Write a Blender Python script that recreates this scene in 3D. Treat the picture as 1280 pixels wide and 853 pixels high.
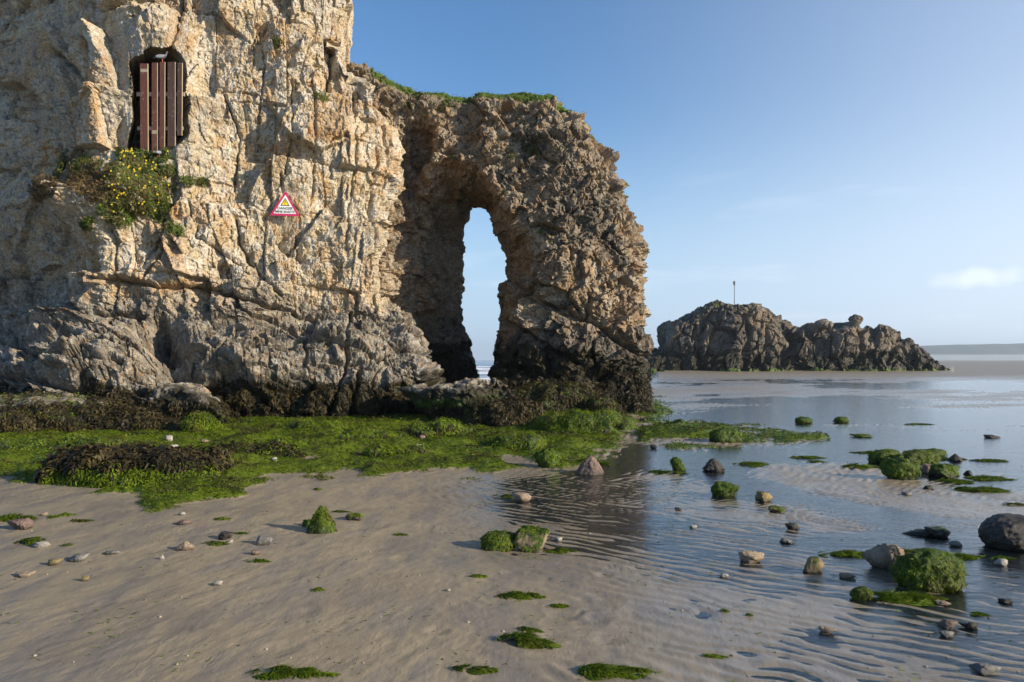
import bpy, math, random
import numpy as np
from math import radians, sin, cos, pi
f32 = np.float32
for o in list(bpy.data.objects): bpy.data.objects.remove(o)
scene = bpy.context.scene
COL = scene.collection

# ------------------------------------------------------------------ camera, sky, sun, exposure
EYE = 1.6
cam_d = bpy.data.cameras.new('camera'); cam = bpy.data.objects.new('camera', cam_d); COL.objects.link(cam)
cam.location = (0, 0, EYE); cam.rotation_euler = (radians(90), 0, 0)
cam_d.sensor_width = 36; cam_d.lens = 36 * 1000 / 1280; cam_d.shift_y = 23.5 / 1280
cam_d.clip_start = 0.1; cam_d.clip_end = 60000
scene.camera = cam
SUN_AZ = 113      # degrees clockwise from +Y (straight ahead)
SUN_EL = 19
sd = bpy.data.lights.new('sun', 'SUN'); so = bpy.data.objects.new('sun', sd); COL.objects.link(so)
sd.energy = 5.0; sd.angle = radians(0.6); sd.color = (1.0, 0.86, 0.66)
so.location = (30, -20, 20)
so.rotation_euler = (radians(90 - SUN_EL), 0, radians(180 - SUN_AZ))
w = bpy.data.worlds.new('World'); scene.world = w; w.use_nodes = True
def build_world():
    nt = w.node_tree; N = nt.nodes; L = nt.links; N.clear()
    out = N.new('ShaderNodeOutputWorld'); bg = N.new('ShaderNodeBackground'); bg.inputs[1].default_value = 0.112
    sky = N.new('ShaderNodeTexSky'); sky.sky_type = 'NISHITA'; sky.sun_disc = False
    sky.sun_elevation = radians(SUN_EL); sky.sun_rotation = radians(SUN_AZ)
    sky.air_density = 1.0; sky.dust_density = 0.1; sky.ozone_density = 4.0; sky.altitude = 10
    tc = N.new('ShaderNodeTexCoord')
    mp = N.new('ShaderNodeMapping'); mp.inputs['Scale'].default_value = (1.6, 1.6, 9)
    L.new(tc.outputs['Generated'], mp.inputs[0])
    ns = N.new('ShaderNodeTexNoise'); ns.inputs['Scale'].default_value = 2.6; ns.inputs['Detail'].default_value = 7
    ns.inputs['Roughness'].default_value = 0.6; ns.inputs['Distortion'].default_value = 0.3
    L.new(mp.outputs[0], ns.inputs['Vector'])
    rp = N.new('ShaderNodeValToRGB'); rp.color_ramp.elements[0].position = 0.57; rp.color_ramp.elements[1].position = 0.85
    L.new(ns.outputs['Fac'], rp.inputs[0])
    # thin clouds low in the sky only
    sep = N.new('ShaderNodeSeparateXYZ'); L.new(tc.outputs['Generated'], sep.inputs[0])
    mr = N.new('ShaderNodeMapRange'); mr.inputs[1].default_value = 0.30; mr.inputs[2].default_value = 0.10
    mr.inputs[3].default_value = 0; mr.inputs[4].default_value = 0.35
    L.new(sep.outputs[2], mr.inputs[0])
    mu = N.new('ShaderNodeMath'); mu.operation = 'MULTIPLY'; L.new(rp.outputs[0], mu.inputs[0]); L.new(mr.outputs[0], mu.inputs[1])
    hs = N.new('ShaderNodeHueSaturation'); hs.inputs['Saturation'].default_value = 1.1; L.new(sky.outputs[0], hs.inputs['Color'])
    hz = N.new('ShaderNodeMapRange'); hz.interpolation_type = 'SMOOTHERSTEP'; hz.inputs[1].default_value = 0.34; hz.inputs[2].default_value = -0.02; hz.inputs[3].default_value = 0; hz.inputs[4].default_value = 0.9
    L.new(sep.outputs[2], hz.inputs[0])
    mh = N.new('ShaderNodeMixRGB'); mh.inputs[2].default_value = (3.1, 4.2, 5.5, 1); L.new(hz.outputs[0], mh.inputs[0]); L.new(hs.outputs[0], mh.inputs[1])
    hs = mh
    # paler towards the sun's side of the sky
    gx = N.new('ShaderNodeMapRange'); gx.interpolation_type = 'SMOOTHSTEP'; gx.inputs[1].default_value = -0.05; gx.inputs[2].default_value = 1.0; gx.inputs[3].default_value = 0.0; gx.inputs[4].default_value = 0.95
    L.new(sep.outputs[0], gx.inputs[0])
    gz = N.new('ShaderNodeMapRange'); gz.inputs[1].default_value = 0.0; gz.inputs[2].default_value = 0.9; gz.inputs[3].default_value = 1.0; gz.inputs[4].default_value = 0.0
    L.new(sep.outputs[2], gz.inputs[0])
    gm = N.new('ShaderNodeMath'); gm.operation = 'MULTIPLY'; L.new(gx.outputs[0], gm.inputs[0]); L.new(gz.outputs[0], gm.inputs[1])
    mg = N.new('ShaderNodeMixRGB'); mg.inputs[2].default_value = (5.7, 6.2, 7.0, 1); L.new(gm.outputs[0], mg.inputs[0]); L.new(mh.outputs[0], mg.inputs[1])
    hs = mg
    mix = N.new('ShaderNodeMixRGB'); mix.inputs[2].default_value = (7.5, 7.6, 7.8, 1)
    L.new(mu.outputs[0], mix.inputs[0]); L.new(hs.outputs[0], mix.inputs[1])
    # one small cumulus low on the right
    dp = N.new('ShaderNodeVectorMath'); dp.operation = 'SUBTRACT'; dp.inputs[1].default_value = (0.498, 0.861, 0.0885)
    L.new(tc.outputs['Generated'], dp.inputs[0])
    sc = N.new('ShaderNodeVectorMath'); sc.operation = 'MULTIPLY'; sc.inputs[1].default_value = (25, 25, 105); L.new(dp.outputs[0], sc.inputs[0])
    ln = N.new('ShaderNodeVectorMath'); ln.operation = 'LENGTH'; L.new(sc.outputs[0], ln.inputs[0])
    n2 = N.new('ShaderNodeTexNoise'); n2.inputs['Scale'].default_value = 40; n2.inputs['Detail'].default_value = 6; L.new(tc.outputs['Generated'], n2.inputs['Vector'])
    ad = N.new('ShaderNodeMath'); ad.operation = 'MULTIPLY_ADD'; ad.inputs[1].default_value = 2.4; L.new(n2.outputs['Fac'], ad.inputs[0]); 
    ad.inputs[2].default_value = -1.2
    sb = N.new('ShaderNodeMath'); sb.operation = 'ADD'; L.new(ln.outputs['Value'], sb.inputs[0]); L.new(ad.outputs[0], sb.inputs[1])
    m2 = N.new('ShaderNodeMapRange'); m2.inputs[1].default_value = 1.3; m2.inputs[2].default_value = 0.2; m2.inputs[3].default_value = 0; m2.inputs[4].default_value = 0.24
    L.new(sb.outputs[0], m2.inputs[0])
    mix2 = N.new('ShaderNodeMixRGB'); mix2.inputs[2].default_value = (10, 9.8, 9.4, 1); L.new(m2.outputs[0], mix2.inputs[0]); L.new(mix.outputs[0], mix2.inputs[1])
    L.new(mix2.outputs[0], bg.inputs[0]); L.new(bg.outputs[0], out.inputs[0])
build_world()
scene.view_settings.view_transform = 'Standard'; scene.view_settings.look = 'None'
scene.view_settings.exposure = 0.66; scene.view_settings.gamma = 1.0
scene.view_settings.use_curve_mapping = False

# ------------------------------------------------------------------ helpers: pixels of the survey -> metres
def at(px, py, Y): return np.array([(px - 640) / 1000 * Y, Y, EYE + (450 - py) / 1000 * Y])
def gy(py, z=0.0): return (EYE - z) * 1000 / (py - 450)
rng = np.random.default_rng(7)

# ------------------------------------------------------------------ noise
def _h(ix, iy, iz, seed):
    h = (ix.astype(np.uint32) * np.uint32(374761393)) ^ (iy.astype(np.uint32) * np.uint32(668265263)) ^ (iz.astype(np.uint32) * np.uint32(2147483647 & 1274126177)) ^ np.uint32((seed * 974711 + 12345) & 0xffffffff)
    h = (h ^ (h >> np.uint32(13))) * np.uint32(1274126177)
    h = (h ^ (h >> np.uint32(15))) * np.uint32(2246822519)
    return h ^ (h >> np.uint32(16))
def _u(h): return (h & np.uint32(0xffffff)).astype(f32) / f32(16777216.0)
_G = np.random.default_rng(3).normal(size=(256, 3)).astype(f32); _G /= np.linalg.norm(_G, axis=1)[:, None]
def perlin(p, seed=0):
    p = p.astype(f32); i = np.floor(p); fr = p - i; i = i.astype(np.int64)
    u = fr * fr * fr * (fr * (fr * 6 - 15) + 10)
    res = 0
    for dx in (0, 1):
        wx = u[:, 0] if dx else 1 - u[:, 0]
        for dy in (0, 1):
            wy = u[:, 1] if dy else 1 - u[:, 1]
            for dz in (0, 1):
                wz = u[:, 2] if dz else 1 - u[:, 2]
                g = _G[_h(i[:, 0] + dx, i[:, 1] + dy, i[:, 2] + dz, seed) & np.uint32(255)]
                res = res + wx * wy * wz * (g[:, 0] * (fr[:, 0] - dx) + g[:, 1] * (fr[:, 1] - dy) + g[:, 2] * (fr[:, 2] - dz))
    return res * 1.5
def fbm(p, oct=4, seed=0, gain=0.5, ridged=False):
    a = 1.0; s = 0; t = 0
    for k in range(oct):
        n = perlin(p * (2.03 ** k) + k * 17.3, seed + k)
        if ridged: n = 1 - 2 * np.abs(n)
        s = s + a * n; t += a; a *= gain
    return s / t
def worley(p, seed=0, jit=0.85, flat=False):
    """nearest cells: F1, F2, random numbers of the nearest cell and the vector to its centre"""
    p = p.astype(f32); i = np.floor(p).astype(np.int64)
    n = len(p); F1 = np.full(n, 9., f32); F2 = np.full(n, 9., f32)
    V = np.zeros((n, 3), f32); H = np.zeros(n, np.uint32)
    for dx in (-1, 0, 1):
        for dy in (-1, 0, 1):
            for dz in ((0,) if flat else (-1, 0, 1)):
                cx = i[:, 0] + dx; cy = i[:, 1] + dy; cz = i[:, 2] + dz
                h = _h(cx, cy, cz, seed); h2 = _h(cx, cy, cz, seed + 101); h3 = _h(cx, cy, cz, seed + 202)
                v = np.stack([cx + .5 + jit * (_u(h) - .5), cy + .5 + jit * (_u(h2) - .5), cz + .5 + jit * (_u(h3) - .5)], 1).astype(f32) - p
                if flat: v[:, 2] = 0
                v2 = v * v; d = np.sqrt(np.sqrt((v2 * v2).sum(1)) * .6 + v2.sum(1) * .4)   # squarish cells
                c = d < F1
                F2 = np.where(c, F1, np.minimum(F2, d)); F1 = np.where(c, d, F1)
                V[c] = v[c]; H[c] = h[c]
    r1 = _u(H * np.uint32(2654435761)); r2 = _u((H ^ np.uint32(99991)) * np.uint32(2246822519)); r3 = _u((H ^ np.uint32(7)) * np.uint32(3266489917))
    return F1, F2, r1, r2, r3, V
def sstep(a, b, x):
    t = np.clip((x - a) / (b - a), 0, 1); return t * t * (3 - 2 * t)
def blocks(p, size, seed, amp, tilt, crack, cw=0.09, flat=False):
    """jointed rock: every block is pushed in or out and tilted, with open joints between"""
    s = np.array(size, f32)
    F1, F2, r1, r2, r3, V = worley(p / s, seed, flat=flat)
    V = V * s
    a = r2 * 6.283
    d = amp * (r1 - .5) + tilt * (V[:, 0] * np.cos(a) + V[:, 2 if not flat else 1] * np.sin(a) + (0 if flat else V[:, 1] * (r3 - .5) * 2))
    return d - crack * (1 - sstep(0, cw, F2 - F1)), r3

def cell1(t, sd, jit=.75):
    i = np.floor(t).astype(np.int64); b = lambda k: k + jit * (_u(_h(k, sd, sd * 0, 77)) - .5)
    b0 = b(i); b1 = b(i + 1); lo = t < b0; hi = t >= b1
    idx = np.where(lo, i - 1, np.where(hi, i + 1, i)); a = b(idx); c = b(idx + 1)
    return idx, np.minimum(t - a, c - t), (t - (a + c) / 2)
def slabs(U, size, seed, amp, tilt, crack, cw=.05):
    """beds cut by upright joints: rectangular blocks of uneven size"""
    one = np.full(len(U), seed, np.int64)
    row, dz, lz = cell1(U[:, 1] / size[1], one)
    t = U[:, 0] / size[0] + _u(_h(row, one, one, 5)) * 7
    col, dx, lx = cell1(t, row * 31 + seed)
    r1 = _u(_h(row, col, one, 8)); r2 = _u(_h(row, col, one, 9)); r3 = _u(_h(row, col, one, 10))
    d = amp * (r1 - .5) + tilt * (lx * size[0] * (r2 - .5) * 2 + lz * size[1] * (r3 - .35) * 1.6)
    e = np.minimum(dz * size[1], dx * size[0]) / min(size)
    return d - crack * (1 - sstep(0, cw, e)) * (.4 + .6 * r3), r2

# ------------------------------------------------------------------ mesh tools
def mesh_from(name, V, Q, T=None, attrs=None, smooth=True):
    me = bpy.data.meshes.new(name)
    V = np.ascontiguousarray(V, f32); Q = np.asarray(Q, np.int32).reshape(-1, 4)
    T = np.zeros((0, 3), np.int32) if T is None else np.asarray(T, np.int32).reshape(-1, 3)
    nl = len(Q) * 4 + len(T) * 3; nf = len(Q) + len(T)
    me.vertices.add(len(V)); me.vertices.foreach_set('co', V.ravel())
    me.loops.add(nl); me.polygons.add(nf)
    me.loops.foreach_set('vertex_index', np.concatenate([Q.ravel(), T.ravel()]).astype(np.int32))
    ls = np.concatenate([np.arange(len(Q)) * 4, len(Q) * 4 + np.arange(len(T)) * 3]).astype(np.int32)
    me.polygons.foreach_set('loop_start', ls)
    me.polygons.foreach_set('use_smooth', np.full(nf, smooth))
    for k, a in (attrs or {}).items():
        at_ = me.attributes.new(k, 'FLOAT', 'POINT'); at_.data.foreach_set('value', np.ascontiguousarray(a, f32))
    me.update(calc_edges=True)
    return me
def link(name, me, mat=None, parent=None, **props):
    o = bpy.data.objects.new(name, me); COL.objects.link(o)
    if mat is not None:
        me.materials.clear()
        for m in (mat if isinstance(mat, (list, tuple)) else [mat]): me.materials.append(m)
    if parent is not None: o.parent = parent
    for k, v in props.items():
        if v: o[k] = v
    return o
def empty(name, loc, **props):
    o = bpy.data.objects.new(name, None); COL.objects.link(o); o.location = loc; o.empty_display_size = 0.2
    for k, v in props.items():
        if v: o[k] = v
    bpy.context.view_layer.update()
    return o
def adopt(child, parent):
    child.parent = parent; child.matrix_parent_inverse = parent.matrix_world.inverted()
def grid_quads(nr, nc, flip=False):
    i = np.arange(nr - 1)[:, None] * nc + np.arange(nc - 1)[None, :]
    q = np.stack([i, i + 1, i + nc + 1, i + nc], -1).reshape(-1, 4)
    return q[:, ::-1] if flip else q
def vnormals(V, Q):
    n = np.cross(V[Q[:, 2]] - V[Q[:, 0]], V[Q[:, 3]] - V[Q[:, 1]])
    N = np.zeros((len(V), 3))
    for k in range(4):
        for c in range(3): N[:, c] += np.bincount(Q[:, k], n[:, c], len(V))
    return (N / np.maximum(np.linalg.norm(N, axis=1), 1e-9)[:, None])
def nets(F, org, h):
    """naive surface nets: field F (negative inside) -> vertices, quads"""
    S = F < 0; nx, ny, nz = F.shape
    acc = np.zeros((nx - 1, ny - 1, nz - 1, 3), f32); cnt = np.zeros((nx - 1, ny - 1, nz - 1), f32)
    sl = lambda o, n: slice(o, n - 1 + o)
    for ax in range(3):
        oth = [a for a in range(3) if a != ax]
        for a in (0, 1):
            for b in (0, 1):
                o0 = [0, 0, 0]; o0[oth[0]] = a; o0[oth[1]] = b; o1 = list(o0); o1[ax] = 1
                A = F[sl(o0[0], nx), sl(o0[1], ny), sl(o0[2], nz)]; B = F[sl(o1[0], nx), sl(o1[1], ny), sl(o1[2], nz)]
                m = (A < 0) != (B < 0); t = np.where(m, A / np.where(m, A - B, 1), 0)
                for c in range(3): acc[..., c] += np.where(m, (t if c == ax else o0[c]), 0)
                cnt += m
    act = cnt > 0; idx = np.full(cnt.shape, -1, np.int64); idx[act] = np.arange(act.sum())
    I = np.argwhere(act); V = (I + acc[act] / cnt[act][:, None]) * h + np.array(org)
    Qs = []
    for ax in range(3):
        b, c = [(1, 2), (2, 0), (0, 1)][ax]
        s0 = [slice(None)] * 3; s1 = [slice(None)] * 3; s0[ax] = slice(0, -1); s1[ax] = slice(1, None)
        d = S[tuple(s0)] != S[tuple(s1)]; P = np.argwhere(d)
        ok = (P[:, b] > 0) & (P[:, c] > 0) & (P[:, b] < F.shape[b] - 1) & (P[:, c] < F.shape[c] - 1); P = P[ok]
        ins = S[P[:, 0], P[:, 1], P[:, 2]]
        def cell(db, dc):
            R = P.copy(); R[:, b] += db; R[:, c] += dc; return idx[R[:, 0], R[:, 1], R[:, 2]]
        q = np.stack([cell(-1, -1), cell(0, -1), cell(0, 0), cell(-1, 0)], 1)
        q[~ins] = q[~ins][:, ::-1]; Qs.append(q)
    return V, np.concatenate(Qs)
def subdiv(V, N, Q):
    E = np.sort(np.concatenate([Q[:, [k, (k + 1) % 4]] for k in range(4)]), 1)
    key = E[:, 0] * len(V) + E[:, 1]; uq, inv = np.unique(key, return_inverse=True)
    ea = uq // len(V); eb = uq % len(V)
    n = len(V); m = len(uq); e = inv.reshape(4, -1).T + n; f = np.arange(len(Q)) + n + m
    V2 = np.concatenate([V, (V[ea] + V[eb]) / 2, V[Q].mean(1)]); N2 = np.concatenate([N, (N[ea] + N[eb]) / 2, N[Q].mean(1)])
    N2 /= np.maximum(np.linalg.norm(N2, axis=1), 1e-9)[:, None]
    Q2 = np.concatenate([np.stack([Q[:, k], e[:, k], f, e[:, k - 1]], 1) for k in range(4)])
    return V2, N2, Q2
def refine_facing(V, N, Q, lim=-0.15, eye=(0, 0, EYE)):
    c = V[Q].mean(1); n = N[Q].mean(1); v = np.array(eye) - c; v /= np.linalg.norm(v, axis=1)[:, None]
    m = (n * v).sum(1) > lim
    u, inv = np.unique(Q[m], return_inverse=True); V1, N1, Q1 = subdiv(V[u], N[u], inv.reshape(-1, 4))
    u0, inv0 = np.unique(Q[~m], return_inverse=True)
    return np.concatenate([V1, V[u0]]), np.concatenate([N1, N[u0]]), np.concatenate([Q1, inv0.reshape(-1, 4) + len(V1)])
def poly_sd(X, Z, poly):
    """signed distance to a closed outline, negative inside"""
    P = np.array(poly, float); d = np.full(X.shape, 1e9); ins = np.zeros(X.shape, bool)
    for k in range(len(P)):
        a = P[k]; b = P[(k + 1) % len(P)]; e = b - a
        wx = X - a[0]; wz = Z - a[1]; t = np.clip((wx * e[0] + wz * e[1]) / (e @ e), 0, 1)
        d = np.minimum(d, (wx - t * e[0]) ** 2 + (wz - t * e[1]) ** 2)
        c = ((a[1] <= Z) & (b[1] > Z)) | ((b[1] <= Z) & (a[1] > Z))
        xi = a[0] + (Z - a[1]) / np.where(abs(e[1]) < 1e-12, 1e-12, e[1]) * e[0]
        ins ^= c & (X < xi)
    return np.where(ins, -1, 1) * np.sqrt(d)
def line_d(X, Z, pts):
    P = np.array(pts, float); d = np.full(X.shape, 1e9)
    for a, b in zip(P[:-1], P[1:]):
        e = b - a; t = np.clip(((X - a[0]) * e[0] + (Z - a[1]) * e[1]) / (e @ e), 0, 1)
        d = np.minimum(d, np.hypot(X - a[0] - t * e[0], Z - a[1] - t * e[1]))
    return d
def smax(a, b, k):
    h = np.clip(0.5 + 0.5 * (a - b) / k, 0, 1); return b * (1 - h) + a * h + k * h * (1 - h)
def blades(P, N, length, width, dirv=(0, 0, -1), spread=0.6, lift=0.35, seed=1, kink=0.4):
    """little strips growing from points P; returns V, Q, T, rnd"""
    r = np.random.default_rng(seed); n = len(P)
    d = np.array(dirv, float)[None, :] - N * (N @ np.array(dirv, float))[:, None]
    d = d + r.normal(size=(n, 3)) * spread; d -= N * (d * N).sum(1)[:, None]
    d /= np.maximum(np.linalg.norm(d, axis=1), 1e-6)[:, None]
    up = N * (lift * r.uniform(.3, 1.3, n))[:, None]
    L = (length * r.uniform(.5, 1.4, n))[:, None]; W = (width * r.uniform(.6, 1.4, n))[:, None]
    s = np.cross(d, N); s += N * r.normal(size=(n, 1)) * .5; s /= np.maximum(np.linalg.norm(s, axis=1), 1e-6)[:, None]
    a = (d + up); a /= np.linalg.norm(a, axis=1)[:, None]
    bdir = d + r.normal(size=(n, 3)) * kink - N * 0.15; bdir /= np.linalg.norm(bdir, axis=1)[:, None]
    p1 = P + a * L * .5; p2 = p1 + bdir * L * .5
    V = np.stack([P - s * W * .4, P + s * W * .4, p1 + s * W * .5, p1 - s * W * .5, p2], 1).reshape(-1, 3)
    b = np.arange(n)[:, None] * 5
    return V, b + np.array([[0, 1, 2, 3]]), b + np.array([[3, 2, 4]]), np.repeat(r.uniform(0, 1, n), 5)

# ------------------------------------------------------------------ materials
class Mat:
    def __init__(s, name, rough=0.8):
        s.m = bpy.data.materials.new(name); s.m.use_nodes = True; s.nt = s.m.node_tree
        s.b = s.nt.nodes['Principled BSDF']; s.b.inputs['Roughness'].default_value = rough
        s.b.inputs['Specular IOR Level'].default_value = 0.3
        s.out = s.nt.nodes['Material Output']
        s.geo = s.nt.nodes.new('ShaderNodeNewGeometry')
        s.obj = s.nt.nodes.new('ShaderNodeTexCoord').outputs['Object']
    def n(s, t): return s.nt.nodes.new(t)
    def put(s, sock, v):
        if isinstance(v, bpy.types.NodeSocket): s.nt.links.new(v, sock)
        elif isinstance(v, (tuple, list)) and len(v) == 3 and len(sock.default_value) == 4: sock.default_value = (*v, 1)
        else: sock.default_value = v
    def attr(s, name): a = s.n('ShaderNodeAttribute'); a.attribute_name = name; return a.outputs['Fac']
    def map(s, scale=(1, 1, 1), rot=(0, 0, 0), src=None):
        m = s.n('ShaderNodeMapping'); s.put(m.inputs[0], src or s.geo.outputs['Position']); m.inputs['Scale'].default_value = scale; m.inputs['Rotation'].default_value = rot; return m.outputs[0]
    def noise(s, scale, detail=5, rough=.55, vec=None, dist=0):
        k = s.n('ShaderNodeTexNoise'); s.put(k.inputs['Vector'], vec or s.geo.outputs['Position']); k.inputs['Scale'].default_value = scale
        k.inputs['Detail'].default_value = detail; k.inputs['Roughness'].default_value = rough; k.inputs['Distortion'].default_value = dist; return k.outputs['Fac']
    def vor(s, scale, vec=None, feat='F1', out='Distance'):
        k = s.n('ShaderNodeTexVoronoi'); k.feature = feat; s.put(k.inputs['Vector'], vec or s.geo.outputs['Position']); k.inputs['Scale'].default_value = scale; return k.outputs[out]
    def ramp(s, fac, *st):
        k = s.n('ShaderNodeValToRGB'); cr = k.color_ramp; s.put(k.inputs[0], fac)
        while len(cr.elements) < len(st): cr.elements.new(0.5)
        for e, (p, c) in zip(cr.elements, st):
            e.position = p; e.color = (c, c, c, 1) if isinstance(c, (int, float)) else (*c, 1)
        return k.outputs[0]
    def mix(s, fac, a, b, mode='MIX'):
        k = s.n('ShaderNodeMixRGB'); k.blend_type = mode; s.put(k.inputs[0], fac); s.put(k.inputs[1], a); s.put(k.inputs[2], b); return k.outputs[0]
    def math(s, op, a, b=0.0, c=0.0):
        k = s.n('ShaderNodeMath'); k.operation = op; s.put(k.inputs[0], a); s.put(k.inputs[1], b); s.put(k.inputs[2], c); return k.outputs[0]
    def z(s):
        k = s.n('ShaderNodeSeparateXYZ'); s.put(k.inputs[0], s.geo.outputs['Position']); return k.outputs[2]
    def color(s, v): s.put(s.b.inputs['Base Color'], v)
    def rough(s, v): s.put(s.b.inputs['Roughness'], v)
    def bump(s, h, strength=.5, dist=.02, prev=None):
        k = s.n('ShaderNodeBump'); k.inputs['Strength'].default_value = strength; k.inputs['Distance'].default_value = dist
        s.put(k.inputs['Height'], h)
        if prev is not None: s.put(k.inputs['Normal'], prev)
        s.put(s.b.inputs['Normal'], k.outputs[0]); return k.outputs[0]

def rock_material(name, cream, orange, white, grey, dark, zone_default=None, fs=1.0):
    """tan to grey rock: per-vertex 'zone' (0 weathered tan, 1 grey), 'cell' per block, 'tide' 0..1 dark algae film"""
    m = Mat(name, .85)
    zone, cell, tide_shade = m.attr('zone'), m.attr('cell'), m.attr('tide_shade')
    big = m.noise(.55 * fs, 6, .6, dist=.5); mid = m.noise(2.6 * fs, 8, .65); fine = m.noise(14 * fs, 8, .7)
    stretch = m.noise(1.0 * fs, 7, .62, vec=m.map((2.2, 2.2, .55)))
    a = m.mix(m.ramp(stretch, (.47, 0), (.68, 1)), cream, orange)
    a = m.mix(m.ramp(mid, (.44, 0), (.57, .9)), a, white)
    a = m.mix(m.math('MULTIPLY', m.ramp(cell, (.62, 0), (.8, 1)), .5), a, orange)
    a = m.mix(m.math('MULTIPLY', m.ramp(big, (.5, 0), (.66, 1)), .55), a, grey)
    g = m.mix(m.ramp(mid, (.38, 0), (.62, 1)), grey, dark)
    g = m.mix(m.ramp(m.noise(3.5 * fs, 8, .7, dist=.8), (.52, 0), (.68, .8)), g, white)
    zz = m.math('ADD', zone, m.math('MULTIPLY', m.math('SUBTRACT', mid, .5), 1.3))
    c = m.mix(m.ramp(zz, (.3, 0), (.7, 1)), a, g)
    c = m.mix(m.ramp(fine, (.34, .75), (.56, 0)), c, dark)
    c = m.mix(m.ramp(m.noise(22 * fs, 8, .8, dist=1.2), (.58, 0), (.68, .4)), c, orange)
    c = m.mix(m.ramp(m.noise(30 * fs, 6, .75), (.52, 0), (.75, .5)), c, white)
    vein = m.ramp(m.noise(1.3 * fs, 8, .6, dist=1.5), (.485, 0), (.50, 1), (.515, 0))
    c = m.mix(m.math('MULTIPLY', vein, .55), c, orange)
    blk = m.mix(m.noise(9 * fs, 6, .7), (.012, .013, .009), (.045, .036, .016))
    tt = m.math('ADD', tide_shade, m.math('MULTIPLY', m.math('SUBTRACT', m.noise(3 * fs, 8, .7), .5), 1.1))
    c = m.mix(m.ramp(tt, (.35, 0), (.62, 1)), c, blk)
    gr = m.attr('green'); gg = m.math('ADD', gr, m.math('MULTIPLY', m.math('SUBTRACT', m.noise(7 * fs, 8, .75), .5), 1.4))
    c = m.mix(m.ramp(gg, (.45, 0), (.62, 1)), c, m.mix(m.noise(20 * fs), (.035, .075, .006), (.09, .13, .015)))
    m.color(c)
    m.rough(m.ramp(tt, (.35, .85), (.62, .42)))
    wp = m.mix(.12 / fs, m.geo.outputs['Position'], m.noise(2.5 * fs, 4, .6), 'ADD')
    ed = m.ramp(m.vor(3.6 * fs, vec=wp, feat='DISTANCE_TO_EDGE'), (0, 0), (.09, 1)); ed2 = m.ramp(m.vor(9 * fs, vec=wp, feat='DISTANCE_TO_EDGE'), (0, 0), (.12, 1))
    b0 = m.bump(ed, .55, .035 / fs); b0 = m.bump(ed2, .45, .016 / fs, b0)
    b1 = m.bump(m.noise(7 * fs, 12, .78), .75, .05 / fs, b0)
    b2 = m.bump(m.vor(16 * fs, feat='F1'), .3, .02 / fs, b1)
    m.bump(m.noise(45 * fs, 6, .75), .8, .012 / fs, b2)
    return m.m
M_CLIFF = rock_material('cliff_rock', (.52, .43, .28), (.42, .235, .085), (.58, .54, .46), (.31, .28, .225), (.075, .066, .055))
M_ARCH = rock_material('arch_rock', (.32, .24, .15), (.27, .15, .068), (.45, .39, .30), (.16, .14, .11), (.05, .044, .037))
M_STACK = rock_material('stack_rock', (.21, .165, .115), (.18, .12, .075), (.30, .26, .20), (.11, .095, .075), (.045, .04, .034), fs=.3)

def simple_rock(name, a, b, c, fs=8, rough=.7):
    m = Mat(name, rough); n1 = m.noise(fs * .5, 8, .65, vec=m.obj); n2 = m.noise(fs * 3, 8, .7, vec=m.obj)
    col = m.mix(m.ramp(n1, (.38, 0), (.62, 1)), a, b); col = m.mix(m.ramp(n2, (.5, 0), (.7, .8)), col, c)
    gr = m.attr('green'); gg = m.math('ADD', gr, m.math('MULTIPLY', m.math('SUBTRACT', m.noise(fs * 1.5, 8, .75, vec=m.obj), .5), .9))
    col = m.mix(m.ramp(gg, (.42, 0), (.55, 1)), col, m.mix(m.noise(fs * 3, vec=m.obj), (.018, .045, .004), (.06, .10, .008)))
    wet = m.attr('tide_shade'); col = m.mix(m.math('MULTIPLY', wet, .75), col, (.02, .019, .015))
    m.color(col); m.rough(m.mix(wet, (rough,) * 3, (.25,) * 3))
    b0 = m.bump(m.ramp(m.vor(fs * .9, vec=m.obj, feat='DISTANCE_TO_EDGE'), (0, 0), (.12, 1)), .4, .012); b1 = m.bump(m.noise(fs * 1.2, 10, .78, vec=m.obj), .9, .035, b0); m.bump(m.noise(fs * 7, 5, .7, vec=m.obj), .5, .006, b1)
    return m.m
R_GREY = simple_rock('grey_stone', (.20, .19, .175), (.11, .105, .10), (.33, .32, .30))
R_TAN = simple_rock('tan_stone', (.33, .25, .17), (.20, .145, .095), (.42, .36, .28))
R_RED = simple_rock('reddish_stone', (.20, .13, .10), (.11, .08, .07), (.30, .25, .21))
R_DARK = simple_rock('dark_stone', (.05, .045, .04), (.03, .028, .026), (.11, .10, .085), rough=.5)
R_PALE = simple_rock('pale_stone', (.38, .35, .30), (.28, .26, .23), (.46, .43, .38))
R_YEL = simple_rock('ochre_stone', (.26, .20, .075), (.14, .105, .05), (.36, .31, .18))

def weed_mat(name, c1, c2, c3, rough=.45, spec=.5, transl=.15, olive=None):
    m = Mat(name, rough); r = m.attr('rnd'); big = m.noise(1.7, 4, .6)
    c = m.mix(m.ramp(r, (0, 0), (1, 1)), c1, c2); c = m.mix(m.ramp(big, (.42, 0), (.62, .75)), c, c3)
    c = m.mix(m.ramp(m.noise(6, 6, .7), (.50, 0), (.62, .8)), c, c3)
    if olive: c = m.mix(m.ramp(m.noise(1.1, 6, .7, dist=.6), (.53, 0), (.63, .75)), c, olive)
    m.color(c); m.b.inputs['Specular IOR Level'].default_value = spec
    if transl:
        t = m.n('ShaderNodeBsdfTranslucent'); m.put(t.inputs[0], c); x = m.n('ShaderNodeMixShader'); x.inputs[0].default_value = transl
        m.nt.links.new(m.b.outputs[0], x.inputs[1]); m.nt.links.new(t.outputs[0], x.inputs[2]); m.nt.links.new(x.outputs[0], m.out.inputs[0])
    return m.m
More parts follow.
